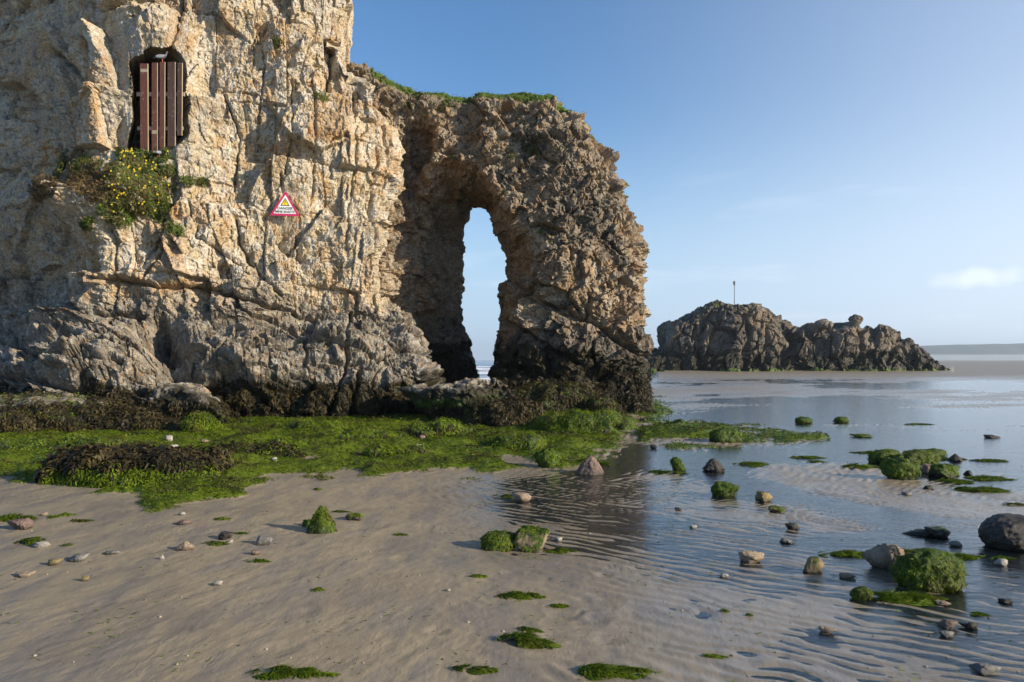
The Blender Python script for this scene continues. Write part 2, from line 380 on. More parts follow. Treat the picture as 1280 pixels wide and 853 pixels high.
W_GREEN = weed_mat('green_weed', (.10, .16, .004), (.21, .28, .012), (.040, .070, .004), .6, .22, .2, olive=(.11, .09, .018))
W_BROWN = weed_mat('brown_wrack', (.012, .009, .005), (.085, .062, .018), (.012, .011, .006), .6, .25, .03)
W_GRASS = weed_mat('cliff_grass', (.055, .095, .012), (.12, .17, .025), (.085, .075, .025), .6, .3, .2)
W_DRY = weed_mat('dry_plants', (.13, .075, .035), (.20, .14, .06), (.08, .06, .025), .7, .2, .15)

def mat_plain(name, col, rough=.5, var=.0, fs=6):
    m = Mat(name, rough)
    if var: m.color(m.mix(m.noise(fs, 8, .7, vec=m.obj), tuple(x * (1 - var) for x in col), tuple(min(1, x * (1 + var)) for x in col)))
    else: m.color(col)
    return m.m

# ------------------------------------------------------------------ the cliff: one thick sheet swept round its seaward corner
CY = 20.5
def cw_(px, py): return ((px - 640) / 1000 * CY, EYE + (450 - py) / 1000 * CY)
def build_cliff():
    S = 0.028
    # profile from top to foot: (height, how far it stands out)
    prof = np.array([(13.6, -1.1), (11, -.85), (8, -.45), (5.5, -.12), (4.2, .05), (3.4, .12), (2.75, .22), (2.45, .40), (2.2, .75), (1.9, 1.15), (1.45, 1.55), (1.0, 1.85), (.5, 2.1), (-.4, 2.3)])
    seg = np.r_[0, np.cumsum(np.hypot(*np.diff(prof, axis=0).T))]
    t = np.arange(0, seg[-1], S); Z = np.interp(t, seg, prof[:, 0]); PR = np.interp(t, seg, prof[:, 1])
    k = np.hanning(23); k /= k.sum(); PR = np.convolve(np.pad(PR, 11, 'edge'), k, 'valid')
    # corner position for every height (survey of the silhouette)
    cpy = np.array([-140, 0, 21, 63, 88, 141, 183, 225, 281, 330, 376, 394, 418, 457, 470, 490, 540]); cpx = np.array([445, 447, 451, 452, 474, 488, 495, 490, 484, 476, 485, 502, 508, 522, 532, 545, 560])
    zc = EYE + (450 - cpy) / 1000 * 21.2; xc = (cpx - 640) / 1000 * 21.2
    XC = np.interp(Z, zc[::-1], xc[::-1]) - .33 * sstep(2.5, 4, Z) - .25 * sstep(8, 10, Z); XC = np.convolve(np.pad(XC, 4, 'edge'), np.ones(9) / 9, 'valid')
    fx = np.array([-19, -15, -13, -11.9, -11.1, -10.2, -8.8, -7.2, -5.6, -4.2, -2.6]); fy = np.array([25.5, 23.0, 21.7, 20.9, 20.45, 20.15, 20.25, 20.6, 21.1, 21.6, 22.3])
    xs0 = np.arange(-19, -2.0, .01); ys0 = np.interp(xs0, fx, fy); k2 = np.hanning(91); k2 /= k2.sum(); ys0 = np.convolve(np.pad(ys0, 45, 'edge'), k2, 'valid')
    nfront = int(16 / S); nback = int(5.2 / S)
    s = np.linspace(0, 1, nfront)
    X = -19 + (XC[:, None] + 19) * s[None, :]
    Zg = np.repeat(Z[:, None], nfront, 1)
    warp = 0.5 * np.sin(Zg * .9 + 1)  # the plan wanders with height
    Y = np.interp(X + .25 * warp, xs0, ys0) - PR[:, None]
    # the face right of the long vertical edge turns more to the sea
    ex = cw_(450, 0)[0]; Y += np.clip(X - ex, 0, 2) * .45 * sstep(3.2, 4.6, Zg)
    q = np.linspace(0, 1, nback + 1)[1:]
    ang = q * 5.2 / .5
    # return wall: short round then straight back
    L = q * 5.2
    bx = XC[:, None] + np.where(L < .3, .0, -(L - .3) * .22)[None, :] + .06 * np.sin(L * 3)[None, :]
    by = Y[:, -1:] + L[None, :]
    V = np.stack([np.concatenate([X, bx], 1), np.concatenate([Y, by], 1), np.repeat(Z[:, None], nfront + nback, 1)], -1)
    nr, nc = V.shape[:2]
    # round the corner and soften
    for _ in range(6):
        V[:, 1:-1] = V[:, 1:-1] * .5 + (V[:, :-2] + V[:, 2:]) * .25
    P = V.reshape(-1, 3); Q = grid_quads(nr, nc, flip=True)
    N = vnormals(P, Q)
    if N[nc * (nr // 3) + nc // 2][1] > 0: Q = Q[:, ::-1]; N = -N
    x, y, z = P.T
    uu = np.stack([x + (y - 21) * .8, z, 0 * x + 3.3], 1)
    wv = np.stack([perlin(P * .8, 5), perlin(P * .8 + 9, 6), perlin(P * .8 + 19, 6)], 1) * .15 + np.stack([perlin(P * 3, 7), perlin(P * 3 + 9, 8), perlin(P * 3, 9)], 1) * .045
    U = uu + wv
    low = 1 - sstep(2.0, 3.4, z)                     # the bedded lower rocks
    leftz = 1 - sstep(-9.2, -7.5, x)
    # tilted bedding for the lower rock
    def rot(U, a): c_, s_ = cos(a), sin(a); return np.stack([U[:, 0] * c_ - U[:, 1] * s_, U[:, 0] * s_ + U[:, 1] * c_, U[:, 2]], 1)
    Us = uu + wv * .45
    b1, r1 = slabs(rot(Us, .05), (1.5, 1.7), 11, .36, .24, .05, .03)
    bv, rv = blocks(rot(U, .06), (1.9, 2.5, 1), 15, .38, .22, .05, .02, True)
    s2, rs = slabs(rot(Us, -.07), (.62, .52), 16, .19, .26, .02, .04)
    s3, r33 = slabs(rot(Us, .12), (.20, .22), 17, .075, .36, .012, .06)
    msk = sstep(-.15, .15, perlin(P * 1.1, 18)); msk3 = sstep(-.1, .1, perlin(P * 2.1, 19))
    b2, r2 = blocks(rot(U, -.04), (.60, .95, 1), 12, .19, .28, .03, .03, True)
    b3, r3 = blocks(rot(U, .1), (.23, .32, 1), 13, .055, .30, .03, .06, True)
    b4, r4 = blocks(rot(U + wv * .3, .3), (.10, .10, 1), 14, .018, .28, .0, .1, True)
    c1, q1 = blocks(rot(U, .16), (2.0, .75, 1), 21, .60, .35, .25, .05, True)
    c2, q2 = blocks(rot(U, .22), (.62, .38, 1), 22, .20, .30, .10, .07, True)
    t1, _ = slabs(rot(Us, .14), (1.7, .62), 25, .36, .30, .16, .06)
    t2, _ = slabs(rot(Us, .20), (.55, .26), 26, .13, .30, .06, .1)
    b2 = b2 * (1 - msk) + s2 * msk; b3 = b3 * (1 - msk3) + s3 * msk3
    c1 = c1 * .55 + t1 * .7; c2 = c2 * (1 - msk) + t2 * msk
    rg = .45 + .55 * sstep(-.25, .25, perlin(P * .7, 20)); hi = b1 + bv * .8 + b2 * rg + b3 * rg + b4; lo = c1 + c2 + b3 * .8 + b4
    d = hi * (1 - low) + lo * low
    ridg = fbm(U * np.array([1.6, .45, 1]), 5, 31, .55, True)       # vertical ribs on the upper face
    d += (.0 * ridg) * (1 - low)
    d += fbm(rot(U, .25) * np.array([.5, 2.2, 1]), 5, 41, .55, True) * .14 * low
    d += fbm(P * .45, 4, 51) * .36 + fbm(P * 5.0, 4, 61) * .05 + fbm(P * 16, 3, 62) * .014
    # surveyed cracks: pixels, width, depth
    px = lambda L: [cw_(*a) for a in L]
    cracks = [([(0, 22), (40, 50), (70, 85), (110, 112)], .16, .6), ([(75, 0), (92, 45), (80, 90), (92, 130), (80, 175)], .13, .35),
              ([(213, -30), (214, 30), (211, 64)], .09, .35), ([(400, 18), (399, 55), (394, 88)], .12, .45), ([(452, 60), (453, 170), (450, 260), (455, 350)], .06, .22),
              ([(340, 215), (345, 240), (372, 262)], .07, .2), ([(290, 270), (300, 310), (330, 352), (345, 372)], .10, .3), ([(210, 285), (205, 330), (190, 350)], .07, .25),
              ([(100, 345), (150, 352), (205, 362), (250, 358), (330, 385), (400, 400)], .11, .4), ([(0, 385), (60, 372), (110, 392), (190, 395)], .10, .35),
              ([(213, 415), (235, 435), (262, 466), (300, 475)], .34, 1.3), ([(95, 418), (140, 428), (130, 440), (180, 432)], .14, .6), ([(270, 415), (350, 408), (430, 420), (480, 412)], .09, .4),
              ([(250, 468), (330, 480), (380, 492), (440, 486)], .10, .5), ([(390, 395), (385, 430), (392, 470)], .06, .3), ([(430, 390), (428, 430), (436, 470), (420, 520)], .07, .4),
              ([(330, 500), (332, 540)], .08, .3), ([(280, 490), (290, 530)], .08, .3), ([(380, 490), (384, 540)], .08, .35), ([(448, 475), (446, 530)], .10, .5),
              ([(0, 425), (60, 440), (120, 455), (200, 462)], .12, .45), ([(0, 462), (90, 470), (160, 488)], .12, .4), ([(150, 410), (156, 350), (150, 290)], .07, .2),
              ([(300, 330), (250, 300), (235, 250)], .06, .18), ([(270, 110), (290, 160), (285, 230)], .06, .2), ([(350, 90), (352, 170), (345, 215)], .05, .18), ([(375, 95), (378, 180), (380, 260)], .05, .18),
              ([(425, 90), (428, 200), (420, 300)], .06, .2), ([(310, 20), (318, 80), (312, 140)], .05, .18)]
    wob = perlin(P * 4, 71) * .05
    xg, zg = x + wob + wv[:, 0] * .15, z + wob
    for L, wd, dp in cracks:
        dd = line_d(xg, zg, px(L)); d -= dp * np.exp(-(dd / (wd * (.45 if wd < .2 else .9))) ** (1.2 if wd < .2 else 2)) * (.55 + .6 * np.clip(perlin(P * 1.7, 72) + .5, 0, 1))
    def blob(cx, cy, rx, ry, h, p=2):
        X0, Z0 = cw_(cx, cy); return h * np.exp(-(((x - X0) / (rx * .0205)) ** 2 + ((z - Z0) / (ry * .0205)) ** 2) ** (p / 2))
    d += blob(125, 245, 75, 42, .75, 3) + blob(210, 345, 42, 26, .45, 3) + blob(120, 95, 26, 45, .35, 3) + blob(190, 30, 28, 28, .45, 4)
    d += blob(420, 425, 45, 28, .25, 4) + blob(360, 455, 80, 26, .35, 4) + blob(175, 455, 60, 22, .7, 3) + blob(55, 405, 60, 22, .35, 3) + blob(345, 345, 60, 28, .25, 3)
    d += blob(340, 120, 50, 120, .12, 4) - blob(20, 160, 60, 120, .35, 3) - blob(15, 330, 70, 60, .3, 3)
    d += blob(475, 480, 60, 30, .3, 3) + blob(260, 505, 40, 20, -.2, 3)
    # fade relief on the hidden return wall
    onb = (np.arange(len(P)) % nc) >= nfront
    colq = np.clip(((np.arange(len(P)) % nc) - nfront) / nback, 0, 1)
    d *= np.where(onb, 1 - .5 * colq, 1)
    out = P + N * d[:, None]
    # horizontal component so that blocks overhang a little
    out[:, 2] += .05 * perlin(P * 2.2, 81)
    # the mine adit behind the gate
    gx, gz = cw_(205.5, 131)
    k0 = 20.4 / out[:, 1]; ox = out[:, 0] * k0 ; oz = (out[:, 2] - EYE) * k0 + EYE
    ax = (ox - gx) / (34.5 * .0205) ; az = (oz - gz) / (67 * .0205)
    jag = perlin(P * 2.5, 91) * .10 + perlin(P * 7, 92) * .04
    tp = np.where(az > .55, np.hypot(ax, (az - .55) / .45), np.maximum(np.abs(ax + .10 * (az < 0) * az * 2) , np.abs(az)))
    hole = 1 - sstep(.94 + jag, 1.02 + jag, np.where(az > .55, tp, np.maximum(np.abs(ax - .06 * az), np.abs(az))))
    hole = hole * sstep(-1.0, -.93, az - .42 * np.clip(ax - .05, 0, 1))
    flatn = 1 - sstep(1.0, 1.6, np.maximum(np.abs(ax), np.abs(az)))
    face = 20.42 + .1 * jag
    out[:, 1] = out[:, 1] * (1 - .55 * flatn) + face * .55 * flatn
    out[:, 1] += hole * 5.0; out[:, 0] -= hole * 2.35; out[:, 2] += hole * 1.2
    # the sign hangs on a flat-ish face
    sx, sz = cw_(355, 256); fs_ = 1 - sstep(.4, .8, np.hypot(x - sx, z - sz)); m_ = fs_ > 0
    ym = np.median(out[(np.hypot(x - sx, z - sz) < .5), 1]); out[:, 1] = out[:, 1] * (1 - .6 * fs_) + ym * .6 * fs_
    # colour zones
    tn = fbm(P * .7, 4, 99) * .9
    zone = 1 - sstep(2.2, 4.0, z + tn * 1.2 + np.clip(-(x + 10.5), 0, 3) * -.35)
    zone = np.maximum(zone, .42 * (1 - sstep(-12.4, -10.2, x)))  # left end greyed: painted shade for the face turned from the sun
    tide_shade = 1.05 * (1 - sstep(.25, 1.15, z + .5 * tn - np.clip(x + 8, 0, 4) * .05)) + .12 * (1 - sstep(.9, 2.5, z + .4 * tn))
    green = .9 * (1 - sstep(-.1, .35, z))
    cell = np.where(low > .5, q1 * .5 + q2 * .5, r1 * .5 + r2 * .5)
    # gentle orange stains along some cracks
    for L in (cracks[1][0], cracks[2][0], cracks[8][0]):
        cell = np.maximum(cell, .95 * np.exp(-(line_d(xg, zg, px(L)) / .28) ** 2))
    cell = np.where((x > ex) & (z > 4), np.clip(cell + .25, 0, 1), cell)
    # cap running back from the top, kept coarse
    top = out[:nfront - 30][::6]; cap = [top]
    for k, (dy, dz) in enumerate([(1.2, .35), (3, .7), (6, .9), (9, .9)]): cap.append(top * np.array([1, 0, 1]) + np.array([-dy * .45 - 1.2, 0, dz]) + np.stack([0 * top[:, 0], np.maximum(top[:, 1], 24) + dy, 0 * top[:, 0]], 1))
    C = np.concatenate(cap); qc = grid_quads(5, len(top))
    n0 = len(out); out2 = np.concatenate([out, C]); Q2 = np.concatenate([Q, qc + n0])
    pad = lambda a, v=0: np.concatenate([a, np.full(len(C), v)])
    me = mesh_from('sea_cliff', out2, Q2, smooth=False, attrs=dict(zone=pad(zone), cell=pad(cell), tide_shade=pad(tide_shade), green=pad(green)))
    link('sea_cliff', me, M_CLIFF, kind='structure', label='sunlit cream and orange cliff with a gated mine hole')
    return out.reshape(nr, nc, 3), vnormals(out, Q).reshape(nr, nc, 3)
CL, CLN = build_cliff()
def cliff_hit(px, py):
    """cliff point seen at a surveyed pixel"""
    C = CL.reshape(-1, 3); u = C[:, 0] / C[:, 1] * 1000 + 640; v = 450 - (C[:, 2] - EYE) / C[:, 1] * 1000
    m = np.hypot(u - px, v - py); k = np.argsort(m)[:12]; k = k[np.argmin(C[k, 1])]
    return C[k], CLN.reshape(-1, 3)[k]

# ------------------------------------------------------------------ the natural arch
def pw(pts, Y): return [((a - 640) / 1000 * Y, EYE + (450 - b) / 1000 * Y) for a, b in pts]
ARCH_OUT = [(250, 20), (430, 40), (451, 62), (462, 76), (480, 88), (500, 98), (522, 106), (545, 112), (585, 119), (600, 113), (640, 114), (668, 118), (696, 123), (702, 136), (722, 148), (728, 163), (742, 180), (762, 206), (778, 235), (792, 262),
            (800, 282), (806, 298), (803, 320), (798, 345), (805, 372), (806, 392), (797, 410), (804, 432), (800, 450), (799, 470), (803, 500), (806, 560), (250, 560)]
NEAR = [(380, 700), (400, 300), (440, 150), (500, 146), (545, 152), (600, 187), (632, 240), (668, 285), (680, 320), (672, 352), (640, 372), (645, 410), (636, 450), (625, 480), (640, 560), (660, 700)]
FAR = [(599, 480), (591, 445), (580, 415), (578, 380), (581, 330), (584, 290), (590, 262), (600, 262), (612, 268), (614, 290), (625, 310), (633, 335), (632, 352), (622, 356), (629, 390), (622, 430), (616, 480), (612, 520)]
def arch_field(X, Y, Z, n):
    """X, Z 2-D grids per slice"""
    pass
def build_arch():
    h = .075; x0, x1, y0, y1, z0, z1 = -9.5, 5.6, 22.2, 31.5, -.6, 11.2
    xs = np.arange(x0, x1, h); ys = np.arange(y0, y1, h); zs = np.arange(z0, z1, h)
    X2, Z2 = np.meshgrid(xs, zs, indexing='ij')
    out = poly_sd(X2, Z2, [((a - 640) * .02475, EYE + (450 - b) * (.02475 + .0009 * (b < 250))) for a, b in ARCH_OUT])
    nearp = poly_sd(X2, Z2, pw(NEAR, 23.6)); farp = poly_sd(X2, Z2, pw(FAR, 29.6))
    F = np.empty((len(xs), len(ys), len(zs)), f32)
    for j, yv in enumerate(ys):
        # front face leans: foot further out, top set back; the right flank rounds away
        front = 23.55 + .16 * np.clip(Z2 - 2.5, 0, 20) - .25 * np.clip(X2 - 1, 0, 3) * 0 + .10 * np.clip(X2 - 1.6, 0, 9) ** 1.6 + (.22 + .33 * (1 - sstep(3.5, 6, Z2))) * np.clip(1.6 - X2, 0, 3.0)
        front = front - .8 * (1 - sstep(.3, 1.6, Z2)) + .10 * np.clip(-X2 - 1.0, 0, 4)
        back = 30.0 - .10 * np.clip(Z2, 0, 11)
        slab = np.maximum(front - yv, yv - back)
        body = smax(out, slab, .9)
        t = np.clip((yv - 23.6) / 6.0, 0, 1); tt = t ** .8
        tun = nearp * (1 - tt) + farp * tt
        d = smax(body, -tun, .18)
        # hollows in the inner wall
        def ell(cx, cy, Yc, rx, ry, rz):
            c = at(cx, cy, Yc); return (np.sqrt(((X2 - c[0]) / rx) ** 2 + ((yv - c[1]) / ry) ** 2 + ((Z2 - c[2]) / rz) ** 2) - 1) * min(rx, ry, rz)
        for e in ((541, 425, 27.2, .95, 1.6, 1.5), (560, 285, 27.1, .75, 1.5, .85), (520, 180, 25.6, .65, 1.3, .85), (508, 225, 25.8, .5, 1.1, .9), (535, 470, 27.2, .8, 1.2, .5)):
            d = smax(d, -np.maximum(ell(*e), (yv - 28.5) * .8), .35)
        F[:, j] = d
    V, Q = nets(F, (x0, y0, z0), h); N = vnormals(V, Q)
    c = V[Q].mean(1); keep = ~((c[:, 0] < -6.5)); Q = Q[keep]
    V, N, Q = refine_facing(V, N, Q, -.5)
    P = V; x, y, z = P.T
    wv = np.stack([perlin(P * .9, 105), perlin(P * .9 + 9, 106), perlin(P * .9 + 19, 107)], 1) * .22 + np.stack([perlin(P * 3, 107), perlin(P * 3 + 9, 108), perlin(P * 3, 109)], 1) * .08
    U = P + wv
    ca, sa = cos(.45), sin(.45); U = np.stack([U[:, 0] * ca + U[:, 2] * sa, U[:, 1], -U[:, 0] * sa + U[:, 2] * ca], 1)
    b1, r1 = blocks(U, (1.3, 1.3, .9), 111, .32, .22, .14, .04)
    b2, r2 = blocks(U, (.48, .48, .34), 112, .17, .30, .07, .07)
    Ua = np.stack([U[:, 0] + U[:, 1] * .6, U[:, 2], 0 * x], 1); a1, _q = slabs(Ua, (1.1, .8), 121, .32, .25, .05, .03); a2, _q2 = slabs(Ua, (.42, .30), 122, .15, .30, .03, .05)
    mk = sstep(-.2, .2, perlin(P * .8, 123)); b1 = b1 * (1 - mk * .7) + a1 * mk; b2 = b2 * (1 - mk) + a2 * mk
    inner = sstep(-.1, .4, -N[:, 2] - .7 * N[:, 0]) # undersides are smoother
    smoothz = np.clip(inner, 0, 1) * sstep(2.0, 4.0, z)
    b3, r3 = blocks(U, (.19, .19, .15), 113, .08, .4, .02, .07)
    d = (b1 + b2 + b3) * (1 - .2 * smoothz)
    rug = fbm(U * np.array([1.5, 1.5, 2.1]), 6, 131, .58, True) * .07 + fbm(P * 4.2, 5, 141, .6) * .075 + fbm(P * 14, 3, 142) * .018
    d += rug * (1 - .35 * smoothz) * (1 - .35 * (1 - sstep(2.0, 3.2, z)))
    d += fbm(P * .5, 3, 151) * .25
    # surveyed cracks on the pillar
    Yr = np.maximum(y, 22); u = x / Yr * 1000 + 640; v = 450 - (z - EYE) / Yr * 1000
    u2 = u + perlin(P * 3, 161) * 4; v2 = v + perlin(P * 3, 162) * 4
    for L, wd, dp in [([(660, 375), (700, 385), (742, 402), (770, 425), (800, 445)], 3.0, .30), ([(735, 368), (738, 400)], 2.5, .25), ([(628, 400), (660, 418), (690, 440), (720, 452)], 3, .28), ([(640, 352), (700, 392), (720, 398)], 2.2, .2), ([(620, 455), (680, 470), (740, 466)], 3, .2)]:
        d -= np.where(y < 27, dp * np.exp(-(line_d(u2, v2, L) / wd) ** 2), 0)
    d *= 1 - .55 * sstep(27, 29, y)
    d *= 1 - .6 * sstep(.3, .8, N[:, 2]) * sstep(7, 8.5, z)
    out_ = P + N * d[:, None]
    tn = fbm(P * .6, 4, 199)
    zone = np.clip(.35 + tn * .9, 0, 1); zone = np.maximum(zone, 1 - sstep(1.6, 3.2, z + tn))
    zone = np.where(smoothz > .5, zone * .4, zone)
    tide_shade = 1.1 * (1 - sstep(1.0, 2.2, z + .6 * tn + .10 * (x - 2))) + .30 * (1 - sstep(1.8, 3.4, z + tn))
    green = .55 * sstep(.35, .75, N[:, 2]) * sstep(7.2, 9.2, z + tn) + .25 * sstep(6.5, 8.8, z + tn) * sstep(-.2, .4, N[:, 2])
    green = np.maximum(green, .42 * (1 - sstep(.2, 1.3, z + tn)) * sstep(-.3, .3, N[:, 2]))
    cell = np.clip(r1 * .5 + r2 * .5 + .25 * smoothz, 0, 1)
    me = mesh_from('sea_arch', out_, Q, smooth=False, attrs=dict(zone=zone, cell=cell, tide_shade=tide_shade, green=green))
    root = link('sea_arch', me, M_ARCH, label='rugged brown natural rock arch with a tall narrow opening onto the sea', category='rock arch')
    return out_, vnormals(out_, Q), root
AV, AN, ARCH = build_arch()

# ------------------------------------------------------------------ the beach
CTRL = [  # px, py, rx, ry, height in cm of the sand above the standing water
 (60,840,200,60,7),(300,840,160,60,5.5),(500,840,140,60,4),(680,845,110,50,2.0),(850,840,120,50,.9),(1020,840,120,45,.4),(1200,840,120,45,.0),
 (60,740,200,45,8),(260,740,150,45,6.5),(450,740,130,45,4.5),(620,745,90,35,2.4),(760,760,90,35,.9),(900,750,90,35,.25),(1050,780,110,30,.1),(1220,770,100,30,-.15),
 (60,660,220,30,9),(250,660,120,30,7.5),(400,650,90,28,5),(500,660,60,26,2.6),(560,690,60,26,2.0),(520,620,50,16,2.2),(600,600,26,8,-.4),(608,640,42,26,-.9),(640,610,40,12,-.2),(700,640,60,24,-.55),(750,610,50,14,-.3),(690,690,50,20,.1),
 (770,680,50,20,-.3),(700,570,50,8,1.5),(760,590,25,7,-1.0),(790,560,16,10,-1.8),(790,580,20,7,-1.5),
 (850,640,70,14,.25),(900,670,60,20,-.3),(830,600,40,6,.6),(900,700,70,16,-.1),(980,700,60,12,-.2),(1000,740,80,14,.3),
 (860,573,55,7,-3),(940,568,60,6,-3),(1060,560,90,7,-3),(1200,565,90,9,-2.5),(1000,545,60,5,-2.5),
 (900,593,30,6,-1.8),(935,606,20,6,-1.8),(965,618,20,5,-1.6),(1010,628,30,5,-1.4),(1060,640,30,6,-1.3),(1100,652,30,6,-1.2),(1090,672,50,6,-.9),(1180,660,40,8,-.6),(1150,690,80,7,-.9),
 (1000,592,55,8,2.0),(1090,610,60,9,1.6),(1180,625,50,8,1.0),(1010,655,60,9,.9),(960,645,40,9,.7),(1240,640,40,10,.6),(1260,660,30,10,.2),
 (1240,600,40,8,-.6),(1190,598,25,6,-.8),
 (850,546,45,6,3.5),(900,549,40,5,3.5),(960,548,45,4,2.5),(1010,549,20,3,1.5),(870,556,50,3,1.6),(940,558,60,3,.6),
 (815,515,18,12,-2.5),(860,505,60,8,-2.2),(960,515,120,8,-2.4),(1120,520,120,8,-2.2),(1250,520,90,8,-2),
 (880,488,60,4,.8),(980,490,90,3.5,1.0),(1100,489,90,3,.9),(1230,497,80,3,.7),(1020,500,80,3,-1.6),(850,479,50,3,-.7),(960,481,90,3,-.8),(1100,481,110,3,-1.0),(1240,484,80,4,-1.4),(900,497,30,3,.3),
 (1080,508,120,2.5,.2),(1190,535,70,2.5,-.2),(960,530,70,3,-.4),
 (300,600,120,16,5),(120,600,120,16,6),(450,600,80,12,4),(560,585,50,10,2.5),(640,560,60,12,3),(450,560,100,14,6),(200,560,150,14,7),(60,540,90,14,9),(300,530,100,10,8),(480,530,100,10,8),(620,530,60,10,8),(720,525,40,8,8),(800,515,20,5,5),(760,545,20,8,2),(300,500,200,10,12),(600,500,150,10,12),
]
_ct = np.array(CTRL, float)
ALG = [(-400, 560), (-60, 540), (100, 505), (330, 480), (600, 480), (700, 495), (812, 500), (836, 512), (832, 526), (795, 533), (776, 540), (768, 558), (742, 575), (705, 586), (640, 588), (570, 594), (520, 592), (470, 600), (440, 596), (400, 602), (372, 590), (345, 601), (318, 612), (300, 628), (240, 640), (185, 634), (168, 622), (90, 614), (0, 612), (-400, 640)]
BAR = [(798, 536), (840, 529), (905, 530), (960, 536), (1032, 546), (1028, 552), (965, 552), (900, 557), (840, 561), (797, 556)]
ALG_HOLES = [(45, 569, 80, 8), (318, 568, 30, 8), (350, 560, 20, 5), (455, 572, 44, 7), (390, 578, 16, 4), (180, 552, 24, 3), (700, 545, 16, 4), (260, 605, 18, 5), (120, 555, 24, 3), (520, 560, 24, 4), (640, 575, 26, 5), (600, 562, 22, 4), (215, 556, 14, 5), (690, 520, 18, 5), (780, 522, 22, 4), (560, 577, 26, 4), (330, 545, 20, 3), (430, 548, 26, 3), (30, 590, 30, 4), (620, 548, 24, 3), (660, 563, 22, 3), (150, 618, 25, 3), (930, 543, 40, 4.0), (870, 553, 60, 3.5)]
MOUNDS = []
def beach(x, Y, detail=True):
    """sand height and masks at ground positions"""
    Ys = np.maximum(Y, 2.2); px = 640 + x / Ys * 1000; py = 450 + EYE * 1000 / Ys
    P = np.stack([x, Y, 0 * x], 1)
    nz = perlin(P * .45, 201); nz2 = perlin(P * 1.3, 202)
    pxs = px + nz * 18 + nz2 * 7; pys = py + (nz2 * 6 + perlin(P * np.array([.8, .8, 1]) + 5, 203) * 9) * np.clip((py - 470) / 200, .1, 1)
    W = np.zeros(len(x)); H = np.zeros(len(x))
    for a, b, rx, ry, h in _ct:
        w_ = np.exp(-.5 * (((pxs - a) / rx) ** 2 + ((pys - b) / ry) ** 2)) + 1e-9 / (1 + ((px - a) / 300) ** 2 + ((py - b) / 40) ** 2)
        W += w_; H += w_ * h
    z = H / W
    fr = np.sqrt((px - 640) ** 2)
    # beyond the survey: flat wet sand, then the far dry beach on the right and the sea on the left
    far = sstep(478, 470, py)
    right = sstep(800, 840, px)
    zf = np.where(px > 820, 1.2 + 6 * sstep(473, 468, py + np.clip((px - 1190) * .02, -2, 3) + nz * 1.0) + 12 * sstep(463, 456, py) - .5 * sstep(471, 474.5, py), -30.0)
    zf = np.where((px > 830) & (px < 1190) & (py < 466), 20, zf)
    zf = np.where(px > 820, zf, -30.0 * sstep(820, 780, px) + zf * 0)
    z = z * (1 - far) + zf * far
    agp = np.maximum(-poly_sd(px, py, ALG) / 14, -poly_sd(px, py, BAR) / 7)
    for a, b, rx, ry in ALG_HOLES: agp -= 1.7 * np.exp(-(((px - a) / rx) ** 2 + ((py - b) / ry) ** 2))
    an = fbm(P * 1.2, 5, 211, .6); ag = agp + an * 2.3
    agm = sstep(-.1, .5, ag)
    if detail:
        # ripples: crests run down to the right
        ph = (x * .62 + Y * .78) * 2 * pi / .14 + 8.5 * fbm(P * np.array([.9, .9, 1]), 3, 221) + 3.6 * perlin(P * 3.2, 222)
        amp = 1.35 * (.12 + .88 * sstep(5, 1.5, z)) * (1 - agm) * (.45 + .55 * sstep(-.35, .3, perlin(P * .7, 223))) * (.55 + .45 * sstep(-.25, .2, perlin(P * np.array([2.6, 3.6, 1]), 226)))
        rip = (np.sin(ph) * .5 + .5) ** 1.3
        z = z + (rip - .45) * (.95 + .4 * perlin(P * 1.6, 224)) * amp * np.clip(Y / 6, .8, 1.6) * sstep(40, 22, Y)
        z = z + sstep(690, 860, px) * sstep(468, 474, py) * sstep(575, 540, py) * (fbm(np.stack([px / 170 + nz * .2, (py + .018 * px) / 6.5, 0 * x], 1), 4, 227, .6) * 5.5 + .3) * (1 - agm) * (.4 + .6 * sstep(545, 500, py))
        z = z + sstep(560, 700, px) * sstep(570, 600, py) * (fbm(P * np.array([1.1, 1.5, 1]), 4, 228, .55) * .9 - .12)
        # drained sheet of sand at the left: low diagonal rills and hollows
        c_, s_ = .42, .9; A = np.stack([(x * s_ - Y * c_) * 2.2, (x * c_ + Y * s_) * .65, 0 * x], 1)
        dr = sstep(1.2, 4.5, z) * (1 - agm)
        z = z + (fbm(A, 5, 231, .65, True) * 1.6 * sstep(-.3, .4, perlin(P * .6 + 3, 233)) + fbm(A * 3.1, 4, 235, .6, True) * .45) * dr
        z = z + fbm(P * 2.3, 4, 241) * .5 * (1 - agm) + fbm(P * 9, 3, 245) * .16
        # lumps under the weed
        z = z + sstep(-.3, 2.4, ag) * (np.clip(fbm(P * .85, 3, 251, .5, True) + .2, 0, 2) * 13 + 2) + agm * (1.0 + fbm(P * 4.5, 4, 255, .6, True) * (1.0 + 1.2 * sstep(0, 1.5, ag))) * sstep(-60, -1, z)
        # hollows left by feet
        for (a, b, r) in FEET:
            X0 = (a - 640) / 1000 * gy(b); Y0 = gy(b); dd = ((x - X0) / r) ** 2 + ((Y - Y0) / (r * 1.3)) ** 2
            dd = dd * (1 + .8 * nz2 + .5 * perlin(P * 9, 247)); z = z - .8 * np.exp(-dd * 1.4) + .15 * np.exp(-((np.sqrt(np.maximum(dd, 0)) - 1.3) * 3) ** 2)
        if ROCKSPOTS:
            for (X0, Y0, r) in ROCKSPOTS:
                m = (np.abs(x - X0) < 4 * r) & (np.abs(Y - Y0) < 4 * r)
                dd = np.hypot(x[m] - X0, (Y[m] - Y0)) / r
                z[m] -= min(3.0, 9 * r) * .5 * np.exp(-((dd - 1.15) * 2.2) ** 2)
    return z / 100, ag, agm, px, py
